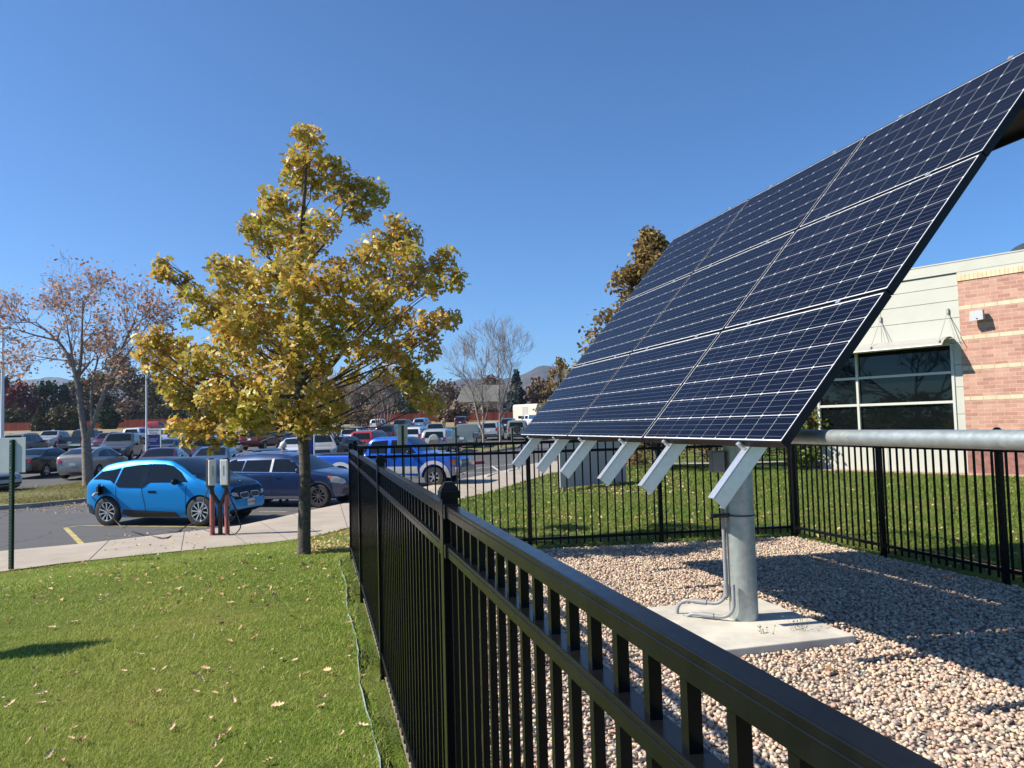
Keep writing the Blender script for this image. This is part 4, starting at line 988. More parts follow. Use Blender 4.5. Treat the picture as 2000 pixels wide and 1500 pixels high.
parked('suv', 'parked_van', W_['champagne'], 52, 59, -8, 'pale tan tall vehicle seen from behind above the black sedan', rack=False, H=1.8)
parked('suv', 'parked_suv', W_['silver'], 101, 71, 168, 'silver sport utility car facing us in front of the red wood fence', H=1.68)
parked('truck', 'parked_pickup', W_['charcoal'], 165, 64, -8, 'dark pickup truck just left of the bare tree trunk')
parked('suv', 'parked_suv', W_['maroon'], 215, 60, 170, 'dark maroon car partly hidden by the big grey sport utility car', H=1.68)
parked('suv', 'parked_suv', W_['pewter'], 237, 51, 166, 'large grey sport utility car with roof rack facing us left of the reserved parking sign', H=1.88, w=1.0, rack=True)
parked('truck', 'parked_pickup', W_['red'], 302, 112, 0, 'dark red pickup far away just above the reserved parking sign', ext=True)
parked('suv', 'parked_suv', W_['white'], 276, 78, 0, 'white sport utility car behind the white flag pole', H=1.68)
parked('suv', 'parked_suv', W_['white'], 335, 72, 0, 'white sport utility car half hidden by yellow oak leaves right of the sign', H=1.7)
parked('sedan', 'parked_sedan', W_['grey'], 338, 50, 0, 'dark grey sedan behind the right post of the reserved parking sign')
parked('sedan', 'parked_sedan', W_['maroon'], 318, 36.5, 168, 'dark plum sedan with a bright sunshade right behind the blue hatchback roof')
parked('sedan', 'parked_sedan', W_['bluegrey'], 420, 36.0, 172, 'blue grey sedan behind the white charging boxes')
parked('suv', 'parked_suv', W_['bluegrey'], 428, 47, 0, 'blue grey sport utility car below the hanging oak leaves', H=1.68)
parked('suv', 'parked_suv', W_['maroon'], 512, 62, 8, 'dark maroon and black sport utility car seen under the oak crown', H=1.75)
parked('suv', 'parked_suv', W_['lightblue'], 530, 70, 40, 'pale blue car behind the maroon one under the oak crown', H=1.68)
parked('sedan', 'parked_sedan', W_['black'], 525, 31.5, 172, 'black sedan roof directly behind the slate blue wagon')
parked('sedan', 'parked_sedan', W_['white'], 578, 46, 172, 'white sedan just left of the young oak trunk')
parked('suv', 'parked_suv', W_['silver'], 622, 44, 160, 'silver crossover just right of the young oak trunk', rack=True)
parked('sedan', 'parked_sedan', W_['white'], 648, 56, 172, 'white sedan behind the forked small tree trunk')
parked('sedan', 'parked_sedan', W_['pewter'], 672, 47, 16, 'pewter sedan seen from behind right of the small tree trunk')
parked('suv', 'parked_suv', W_['white'], 699, 63, 8, 'white and black sport utility car seen from behind left of the red one', rack=True)
parked('suv', 'parked_suv', W_['red'], 727, 52, 10, 'bright red sport utility car behind the bed of the blue pickup', H=1.68)
parked('suv', 'parked_suv', W_['white'], 741, 106, 2, 'white sport utility car far away by the brown hedge', H=1.7)
parked('suv', 'parked_suv', W_['charcoal'], 762, 67, 4, 'charcoal minivan behind the blue pickup cab', H=1.75)
parked('suv', 'parked_suv', W_['black'], 790, 98, 10, 'black sport utility car behind the thin bare trunks in the far row', H=1.68)
parked('suv', 'parked_suv', W_['lightblue'], 826, 104, 6, 'light blue sport utility car far away in front of dry grass', H=1.75)
parked('sedan', 'parked_sedan', W_['black'], 812, 74, 172, 'black low sedan in the far row behind the pickup roof')
parked('suv', 'parked_suv', W_['white'], 816, 60, 8, 'white minivan roof behind the grey parking sign', H=1.68)
parked('suv', 'parked_suv', W_['greygreen'], 850, 69, 172, 'grey green car behind the silver car with the spare wheel', H=1.7)
parked('suv', 'parked_suv_spare', W_['silver'], 862, 52, 8, 'silver sport utility car with pale round spare wheel cover', spare='pale')
parked('sedan', 'parked_sedan', W_['maroon'], 886, 64, 6, 'maroon sedan right of the spare wheel car')
parked('truck', 'parked_pickup', W_['greygreen'], 912, 58, 4, 'dark grey green pickup between the two white birch trunks and a green post')
parked('suv', 'parked_suv', W_['maroon'], 902, 112, 2, 'dull maroon van far away in front of the red fence', H=1.75)
parked('suv', 'parked_suv', W_['silver'], 961, 72, 7, 'silver minivan with red tail lamps behind the slim birch trunk', H=1.75, w=.98)
parked('suv', 'parked_suv', W_['charcoal'], 994, 92, 10, 'dark sport utility car in the far row next to the jeep', H=1.68)
parked('suv', 'parked_jeep', W_['khaki'], 1012, 71, 5, 'khaki square off road car with black spare wheel beside the solar panels', spare=True, H=1.8)
parked('truck', 'parked_pickup', W_['white'], 1040, 108, -40, 'white pickup in front of the tall cream box trailer')

# ------------------------------------------------------------------ charging posts, signs, posts
def tube_obj(name, pts, r, mat, parent=None, off=None, n=10): mb = MB(); mb.tube(pts, r, n); return mb.build(name, mat, parent, True, off=off)
base = H(428, 1045); bz = base.z
def chg(px): p = at(px, 1044, base.y); return Vector((p.x, base.y, bz))
c1, c2, c3 = chg(414), chg(429), chg(443)
for c, lab in ((c1, 'faded red steel post under the angled charging box'), (c3, 'faded red steel post under the straight charging box')):
    mb = MB(); mb.tube([c+Vector((0, .02, -.05)), c+Vector((0, .02, .93))], .05, 20)
    o = mb.build('bollard', MAROONPOST, None, True); tag(o, lab, 'bollard', 'red posts at the charging point')
ped = empty('charger_pedestal', c2, 0, 'black metal pedestal carrying two white electric car charging boxes', 'charging post')
mb = MB(); mb.box(c2+Vector((0, .03, .01)), (.24, .2, .02)); mb.tube([c2+Vector((0, .04, 0)), c2+Vector((0, .04, .62))], .045, 14)
mb.build('pedestal_stem', BLKPLAS, ped, True, off=c2)
for c in (c1, c3):
    mb = MB(); mb.tube([c2+Vector((0, .04, .6)), c+Vector((0, .0, .86)), c+Vector((0, -.01, 1.08))], .045, 12); mb.build('pedestal_arm', BLKPLAS, ped, True, off=c2)
CHW = M('charger_white', (.62, .64, .62), .4, var=.04); 
for c, rz, lab in ((c1, .85, 'white charging box turned to the side on the left arm'), (c3, -.05, 'white charging box facing us on the right arm')):
    r = empty('charging_box', c+Vector((0, -.05, 1.02)), rz, lab, 'car charger', 'white charging boxes')
    mb = MB(); mb.prism([(-.082, -.0), (.082, .0), (.082, .52), (-.082, .52)], (0, -.045, 0), (1, 0, 0), (0, 0, 1), (0, -1, 0), .05); mb.build('front_cover', CHW, r, bevel=.02)
    mb = MB(); mb.prism([(-.05, -.07), (.05, -.07), (.078, .0), (.078, .52), (.05, .55), (-.05, .55), (-.078, .52), (-.078, .0)], (0, .055, 0), (1, 0, 0), (0, 0, 1), (0, -1, 0), .1); mb.build('back_shell', BLKPLAS, r, bevel=.01)
    mb = MB(); mb.box((0, -.0965, .3), (.022, .003, .2)); mb.build('side_mark', M('grey_mark', (.25, .26, .26), .5), r)
# cables
pl = EV.matrix_basis @ Vector((-1.54, yq-.15, .74)) if False else None
bpy.context.view_layer.update()
plug = EV.matrix_world @ Vector((-1.54, yq-.17, .72))
gz = float(lotz(plug.x, plug.y))
def smooth_path(P, n=8):
    P = [Vector(p) for p in P]; out = []
    for i in range(len(P)-1):
        p0, p1, p2, p3 = P[max(i-1, 0)], P[i], P[i+1], P[min(i+2, len(P)-1)]
        for k in range(n):
            t = k/n; out.append(.5*((2*p1)+(p2-p0)*t+(2*p0-5*p1+4*p2-p3)*t*t+(3*p1-p0-3*p2+p3)*t**3))
    return out+[P[-1]]
def G_(px, py, dz=.012): q = H(px, py); return Vector((q.x, q.y, q.z+dz))
path = smooth_path([plug, plug.lerp(G_(240, 1030), .5), G_(240, 1032), G_(262, 1040), G_(305, 1050), G_(330, 1050), G_(362, 1030), c1+Vector((-.22, -.05, .35)), c1+Vector((-.12, -.08, .75)), c1+Vector((-.02, -.06, 1.0))])
cab = tube_obj('charging_cable', path, .011, BLKPLAS); tag(cab, 'black charging cable running from the blue car over the asphalt to the charger', 'cable')
path = smooth_path([c3+Vector((.03, -.06, 1.0)), c3+Vector((.12, -.05, .7)), c3+Vector((.25, -.05, .35)), c3+Vector((.30, -.06, .15)), c3+Vector((.18, -.08, .02)), c3+Vector((.06, -.09, .05)), c3+Vector((.05, -.09, .4)), c3+Vector((.14, -.08, .66)), c3+Vector((.22, -.06, .45)), c3+Vector((.1, -.1, .3)), c3+Vector((.06, -.1, .6))])
tag(tube_obj('coiled_cable', path, .012, BLKPLAS), 'black cable hanging in loops from the straight charging box', 'cable')

def upost(root, p, h, ang, off):
    X_ = Vector((math.cos(ang), math.sin(ang), 0)); Y_ = Vector((-X_.y, X_.x, 0)); Zv = Vector((0, 0, 1)); mb = MB(); w_ = .04
    mb.obox(p-X_*.02-Y_*.0-Zv*.1, X_, Y_, Zv, (.04, .005, h+.1)); mb.obox(p-X_*.025, X_, Y_, Zv, (.005, .03, h)); mb.obox(p+X_*.02, X_, Y_, Zv, (.005, .03, h))
    mb.obox(p-X_*.045+Y_*.03, X_, Y_, Zv, (.02, .005, h)); mb.obox(p+X_*.025+Y_*.03, X_, Y_, Zv, (.02, .005, h))
    post = mb.build('u_channel_post', GREENPOST, root, off=off)
    hl = MB(); n = int(h/.05)
    for i in range(n):
        c = p+Zv*(.06+i*.05)-Y_*.0025
        hl.add([c+X_*.007*math.cos(a)+Zv*.007*math.sin(a) for a in np.linspace(0, 2*PI, 9)[:-1]], [tuple(range(8))])
    hl.build('punched_holes', M('punch_hole_bright', (.32, .36, .33), .6) , post, off=off)
def small_sign(p, h, ang, lab, wid=.46, hei=.56):
    r = empty('parking_sign', p, 0, lab, 'sign', 'small parking signs on green posts')
    upost(r, p, h, ang, p); X_ = Vector((math.cos(ang), math.sin(ang), 0)); Y_ = Vector((-X_.y, X_.x, 0)); Zv = Vector((0, 0, 1))
    mb = MB(); mb.obox(p-X_*wid/2+Y_*.037+Zv*(h-hei+.03), X_, Y_, Zv, (wid, .004, hei)); mb.build('sign_plate', SIGNBACK, r, off=p, bevel=.0015)
    mb = MB()
    for k in (.08, hei-.1): mb.tube([p+Zv*(h-hei+.03+k)-Y_*.008, p+Zv*(h-hei+.03+k)+Y_*.045], .008, 8)
    mb.build('bolt', ALU, r, off=p)
small_sign(H(19, 1113), 2.07, -.12, 'back of a grey sign on a green punched post at the left lawn edge')
small_sign(Vector((-5.75, 5.62, 0)), 2.05, 1.05, 'unseen grey sign on a green post, added to throw the small shadow at the left lawn edge')  # out-of-view sign, added and turned to cast the narrow shadow on the lawn
for px, py, h, ang, lab in ((791, 985, 2.15, 1.05, 'green post with a narrow grey sign in front of the blue pickup cab'), (895, 962, 2.05, 1.45, 'dark green post in front of the blue pickup hood'),
                            (1005, 947, 2.0, 1.4, 'dark green post under the lower left corner of the solar panels'), (1054, 935, 1.9, 1.45, 'thin green post behind the leftmost mounting rails')):
    small_sign(H(px, py), h, ang, lab)
# reserved parking sign board
sp_ = onlot(300, 44); sp_.z = float(lotz(sp_.x, sp_.y)); s0 = at(288, 850, 44); s1 = at(316, 850, 44)
rp = empty('reserved_parking_sign', sp_, math.atan2(s1.y-s0.y, s1.x-s0.x), 'blue and white reserved parking sign board between two white poles', 'sign')
wd = (s1-s0).length; zt = at(300, 837, 44).z-sp_.z; zb = at(300, 884, 44).z-sp_.z
hz_ = (zt-zb)
mb = MB(); mb.box((0, 0, zt-hz_*.125), (wd-.08, .05, hz_*.25)); mb.build('header_panel', WHITEP, rp)
mb = MB(); mb.box((0, 0, zb+hz_*.375), (wd-.08, .05, hz_*.75-.004)); mb.build('blue_panel', NAVY, rp)
for sx in (1,):
    mb = MB(); mb.tube([(sx*wd/2, 0, -.1), (sx*wd/2, 0, zt)], .035, 10); mb.build('sign_pole', WHITEP, rp, True)
hs = hz_*.11
text('Reserved', hs, 'header_text', BLACKTXT, rp, (0, -.03, zt-hz_*.105), (PI/2, 0, 0)); text('Parking', hs, 'header_text', BLACKTXT, rp, (0, -.03, zt-hz_*.215), (PI/2, 0, 0))
for i, (t_, k) in enumerate((('all', .35), ('For Families with', .43), ('Small Children', .51), ('and', .62), ('For Senior Citizens', .70))):
    text(t_, hz_*.062, 'panel_text', WHITETXT, rp, (-wd/2+.09, -.03, zt-hz_*k-.03), (PI/2, 0, 0), 'LEFT')
# tall poles
def pole(px, Y_, ztop_px, r, label, head=None):
    p = onlot(px, Y_); top = at(px, ztop_px, Y_).z
    ro = empty('light_pole', p, 0, label, 'light pole'); h = top-p.z
    mb = MB(); mb.tube([(0, 0, 0), (0, 0, h)], [r, r*.72], 16); mb.build('pole_shaft', WHITEP, ro, True)
    mb = MB(); mb.lathe([(r*1.9, 0), (r*1.9, .12), (r*1.2, .16)], n=16); mb.build('base_collar', WHITEP, ro, True)
    if head:
        mb = MB(); mb.box((.12, 0, h+.02), (.55, .4, .16)); mb.build('lamp_head', M('lamp_head_grey', (.5, .5, .5), .5), ro, bevel=.04)
    return ro
pole(4, 48, 640, .12, 'white lamp pole at the far left picture edge', True)
pole(286, 43.8, 700, .055, 'slim white flag pole rising left of the reserved parking sign')
# blue reserved sign by trunk
p = onlot(607, 36); r = empty('blue_sign', p, 0, 'narrow blue sign on a white pole just right of the oak trunk', 'sign'); 
mb = MB(); zt2 = at(607, 848, 36).z-p.z; mb.box((0, 0, zt2-.55), (.26, .04, 1.1)); mb.build('blue_panel', NAVY, r); mb = MB(); mb.tube([(.16, 0, 0), (.16, 0, zt2)], .03, 10); mb.build('sign_pole', WHITEP, r, True)
# big sign board seen from the back
b0, b1 = at(1093, 948, 19), at(1222, 944, 20.5); ang = math.atan2(b1.y-b0.y, b1.x-b0.x); mid_ = (b0+b1)/2; gz_ = float(surf(mid_.x, mid_.y))
r = empty('sign_board', (mid_.x, mid_.y, gz_), ang, 'large plain grey sign board back on the lawn behind the mounting rails', 'sign'); wb = (b1-b0).length
mb = MB(); mb.box((0, 0, mid_.z-gz_+.58), (wb, .08, 1.16)); mb.build('board', M('board_grey', (.36, .36, .37), .6, var=.05), r, bevel=.01)
for sx in (-1, 1):
    mb = MB(); mb.box((sx*wb*.42, .05, .5*(mid_.z-gz_+1.0)), (.09, .018, mid_.z-gz_+1.1)); mb.build('board_leg', M('board_leg', (.3, .3, .3), .6), r)
# wheel stops
ws0 = None
for k, (a_, b_, lab) in enumerate((((948, 932), (978, 921), 'concrete wheel stop with white end nearest the blue pickup'), ((990, 921), (1022, 914), 'concrete wheel stop farther from the blue pickup'))):
    q0, q1 = H(*a_), H(*b_); q0.z = float(lotz(q0.x, q0.y)); d = (q1-q0); d.z = 0; L = min(2.2, max(1.7, d.length)); d.normalize()
    r = empty('wheel_stop', q0+d*L/2, math.atan2(d.y, d.x), lab, 'wheel stop', 'concrete wheel stops')
    mb = MB(); mb.prism([(-.09, 0), (.09, 0), (.06, .14), (-.06, .14)], (-L/2, 0, .004), (0, 1, 0), (0, 0, 1), (1, 0, 0), L); mb.build('stop_block', KERBC, r, bevel=.015)
    mb = MB(); mb.prism([(-.093, 0), (.093, 0), (.063, .145), (-.063, .145)], (-L/2-.01, 0, .004), (0, 1, 0), (0, 0, 1), (1, 0, 0), .25); mb.build('white_end', WHITEP, r)

# ------------------------------------------------------------------ far houses, fence, trailer
p0, p1 = at(-400, 840, 172), at(1250, 812, 168); gz0 = 3.2
rf = empty('wood_fence', (p0.x, p0.y, float(ground(p0.x, p0.y))), 0, 'long red brown wood fence behind the parking lot', 'fence')
REDW = island_mat('red_stained_wood', [(0, (.16, .03, .018)), (.5, (.22, .042, .025)), (1, (.27, .06, .035))], .85)
mb = MB(); d = (p1-p0); d.z = 0; L = d.length; d.normalize(); e = Vector((-d.y, d.x, 0)); n = int(L/.3)
for i in range(n):
    q = p0+d*(i*.3); z = float(ground(q.x, q.y)); hh = 1.85+.03*math.sin(i*1.7); mb.obox((q.x, q.y, z-.05), d, e, (0, 0, 1), (.285, .025, hh))
mb.build('board_panel', REDW, rf, off=rf.location)
for i in range(0, n, 9):
    q = p0+d*(i*.3); z = float(ground(q.x, q.y)); mb = MB(); mb.obox((q.x, q.y, z-.05), d, e, (0, 0, 1), (.12, .1, 1.93)); mb.build('fence_post', REDW, rf, off=rf.location)
def house(px, Y_, wid, dep, hw, hr, label, rz, wallc, roofc, wins):
    p = at(px, 830, Y_); g = float(ground(p.x, p.y)); r = empty('house', (p.x, p.y, g), rz, label, 'house')
    mb = MB(); mb.box((0, 0, hw/2), (wid, dep, hw)); mb.build('wall', M('house_wall', wallc, .8), r)
    mb = MB(); ov = .5
    for s_ in (-1, 1): mb.add([(-wid/2-ov, s_*(dep/2+ov), hw-.15), (wid/2+ov, s_*(dep/2+ov), hw-.15), (wid/2-wid*.12, 0, hw+hr), (-wid/2+wid*.12, 0, hw+hr)], [(0, 1, 2, 3)])
    for s_ in (-1, 1): mb.add([(s_*(wid/2+ov), -dep/2-ov, hw-.15), (s_*(wid/2+ov), dep/2+ov, hw-.15), (s_*(wid/2-wid*.12), 0, hw+hr)], [(0, 1, 2)])
    mb.add([(-wid/2-ov, -dep/2-ov, hw-.16), (wid/2+ov, -dep/2-ov, hw-.16), (wid/2+ov, dep/2+ov, hw-.16), (-wid/2-ov, dep/2+ov, hw-.16)], [(0, 1, 2, 3)])
    rof = mb.build('roof', M('house_roof', roofc, .9, var=.2, scale=3), r)
    mb = MB(); mb.box((wid*.2, .5, hw+hr*.8), (.7, .7, 1.4)); mb.build('chimney', M('chimney_brick', (.3, .17, .12), .9), rof)
    for x, z, w_, h_ in wins:
        mb = MB(); mb.box((x, -dep/2-.03, z), (w_+.24, .06, h_+.24)); wf = mb.build('window', WHITEP, r)
        for sx in (-1, 1):
            mb = MB(); mb.box((x+sx*w_/4, -dep/2-.065, z), (w_/2-.08, .02, h_)); mb.build('pane', BGLASS, wf)
    return r
house(958, 196, 17, 11, 4.6, 4.4, 'grey roofed house with white framed window behind the red fence', .12, (.32, .25, .19), (.15, .145, .125), [(2.6, 3.4, 2.2, 1.5), (-5, 3.4, 1.4, 1.3)])
house(905, 215, 10, 9, 5.5, 3, 'small tan house gable behind the bare trees and red fence', -.2, (.36, .22, .16), (.17, .15, .13), [(0, 4, 1.4, 1.3)])
p = onlot(1036, 112); tr = empty('box_trailer', p, R(-38), 'tall cream white box trailer with a door at the far end of the lot', 'trailer')
CREAM = M('cream_trailer', (.62, .58, .46), .5, var=.05)
mb = MB(); mb.prism([(-1.25, .7), (1.25, .7), (1.25, 3.1), (1.0, 3.35), (-1.0, 3.35), (-1.25, 3.1)], (-2.2, 0, 0), (0, 1, 0), (0, 0, 1), (1, 0, 0), 4.4); mb.build('box_body', CREAM, tr, bevel=.05)
mb = MB(); mb.box((.1, -1.26, 1.95), (1.0, .03, 2.1)); mb.build('door', M('trailer_door', (.45, .42, .36), .5), tr)
for sy in (-1, 1):
    mb = MB(); mb.lathe([(0, -.12), (.36, -.12), (.36, .12), (0, .12)], Matrix.Translation((-.3, sy*1.05, .36)) @ Matrix.Rotation(PI/2, 4, 'X'), 20); mb.build('wheel', RUBBER, tr)

# ------------------------------------------------------------------ hills
def hills(prof, Yr, name, colr, depth=1500, seed=1):
    g = np.random.default_rng(seed); n = 150; px = np.linspace(prof[0][0], prof[-1][0], n); py = np.interp(px, [q[0] for q in prof], [q[1] for q in prof])
    py = py+np.convolve(g.normal(0, 2.2, n+8), np.ones(5)/5, 'same')[4:-4]
    top = np.array([at(a, b, Yr) for a, b in zip(px, py)]); rows = []
    for k in range(26):
        t = k/25; yy = Yr-depth*(1-t); s_ = yy/Yr
        z = 2+(top[:, 2]-2)*(t**1.25)
        f = np.convolve(g.normal(0, 1, n+12), np.ones(9)/9, 'same')[6:-6]
        z = z*(1+.0*t)+f*(16*(1-t)*t*4+0)
        rows.append(np.column_stack([top[:, 0]*(1-.25*(1-t)), np.full(n, yy)+f*30*(1-t), z]))
    rows.append(rows[-1]+np.array([0, 600, -150])); V = np.concatenate(rows); idx = np.arange(len(V)).reshape(-1, n)
    q = np.stack([idx[:-1, :-1], idx[:-1, 1:], idx[1:, 1:], idx[1:, :-1]], -1).reshape(-1, 4)
    return tag(np_mesh(name, V, 4, colr, smooth=True, tri=q), kind='structure')
def hillmat():
    m, t, b = new_mat('hill_scrub'); n = noise(t, .009, 8, rough=.75); n2 = noise(t, .05, 6, rough=.8)
    r = ramp(t, n.outputs[0], [(.36, (.024, .03, .02)), (.5, (.055, .045, .036)), (.64, (.12, .092, .07))]); r2 = ramp(t, n2.outputs[0], [(.35, (.55, .55, .55)), (.65, (1.3, 1.25, 1.2))])
    mx = N(t, 'Mix', data_type='RGBA', blend_type='MULTIPLY'); mx.inputs[0].default_value = 1; t.links.new(r.outputs[0], mx.inputs[6]); t.links.new(r2.outputs[0], mx.inputs[7])
    t.links.new(mx.outputs[2], b.inputs['Base Color']); b.inputs['Roughness'].default_value = 1; b.inputs['Specular IOR Level'].default_value = 0; return m
HM = hillmat()
hills([(-500, 760), (-200, 752), (0, 745), (60, 741), (90, 736), (115, 738), (150, 745), (205, 753), (250, 748), (285, 741), (320, 745), (400, 762), (500, 790), (600, 815)], 4200, 'hills', HM, seed=3)
hills([(780, 815), (850, 757), (880, 747), (905, 739), (950, 742), (985, 741), (1010, 736), (1030, 728), (1048, 718), (1060, 715), (1090, 717), (1110, 724), (1180, 720), (1300, 745), (1500, 760), (1800, 790)], 3600, 'hills', HM, seed=5)

# ------------------------------------------------------------------ trees
def tubes_np(name, segs, n, mat, parent, off):
    # segs: list of (p0, p1, r0, r1)
    A = np.array([q[0] for q in segs]); B = np.array([q[1] for q in segs]); ra = np.array([q[2] for q in segs]); rb = np.array([q[3] for q in segs])
    D = B-A; D /= np.linalg.norm(D, axis=1, keepdims=True)+1e-9
    ref = np.where(np.abs(D[:, 2:3]) > .9, np.array([[1., 0, 0]]), np.array([[0, 0, 1.]])); U = np.cross(D, ref); U /= np.linalg.norm(U, axis=1, keepdims=True); Wv = np.cross(D, U)
    a = np.linspace(0, 2*PI, n, endpoint=False); ca, sa = np.cos(a)[None, :, None], np.sin(a)[None, :, None]
    ring = U[:, None]*ca+Wv[:, None]*sa
    V = np.concatenate([A[:, None]+ring*ra[:, None, None], B[:, None]+ring*rb[:, None, None]], 1)-np.array(off)
    m = len(segs); k = np.arange(n); k2 = (k+1) % n
    F = np.stack([k, k2, k2+n, k+n], -1)[None]+(np.arange(m)*2*n)[:, None, None]
    return np_mesh(name, V.reshape(-1, 3), 4, mat, parent, True, F.reshape(-1, 4))
OAKL = np.array([(0, -.5), (.07, -.34), (.2, -.25), (.12, -.1), (.3, .02), (.16, .13), (.32, .28), (.14, .36), (.1, .5), (-.1, .5), (-.14, .36), (-.32, .28), (-.16, .13), (-.3, .02), (-.12, -.1), (-.2, -.25), (-.07, -.34)])
OAKS = np.array([(0, -.5), (.2, -.28), (.1, -.1), (.32, .08), (.16, .2), (.24, .38), (0, .5), (-.24, .38), (-.16, .2), (-.32, .08), (-.1, -.1), (-.2, -.28)])
OVAL = np.array([(0, -.5), (.27, -.12), (.2, .28), (0, .5), (-.2, .28), (-.27, -.12)])
QUAD = np.array([(-.4, -.5), (.4, -.5), (.4, .5), (-.4, .5)])
def leaf_cloud(name, P, size, outline, mat, parent, off, droop=.3, curl=.12, flat_=0):
    m = len(P); L = size*rng.uniform(.65, 1.25, m); k = len(outline)
    nrm = rng.normal(0, 1, (m, 3)); nrm[:, 2] = np.abs(nrm[:, 2])*(1+flat_)+droop*.5; nrm /= np.linalg.norm(nrm, axis=1, keepdims=True)
    t = rng.normal(0, 1, (m, 3)); t[:, 2] -= droop; t -= nrm*(t*nrm).sum(1, keepdims=True); t /= np.linalg.norm(t, axis=1, keepdims=True); b = np.cross(nrm, t)
    o = outline; bend = (o[:, 0]**2*4-o[:, 1]**2)*curl
    V = P[:, None]+(b[:, None]*o[None, :, 0:1]+t[:, None]*o[None, :, 1:2]+nrm[:, None]*bend[None, :, None])*L[:, None, None]-np.array(off)
    return np_mesh(name, V.reshape(-1, 3), k, mat, parent)
def curve_pts(p, q, sag, n=6, wob=.06):
    p, q = np.array(p), np.array(q); L = np.linalg.norm(q-p); o = []
    for i in range(n+1):
        t = i/n; o.append(p+(q-p)*t+np.array([0, 0, sag*L*math.sin(PI*t)])+(rng.normal(0, wob*L/n, 3) if 0 < i < n else 0))
    return o
def chain(pts, r0, r1): 
    n = len(pts)-1; return [(pts[i], pts[i+1]+(pts[i+1]-pts[i])*.04, r0+(r1-r0)*i/n, r0+(r1-r0)*(i+1)/n) for i in range(n)]
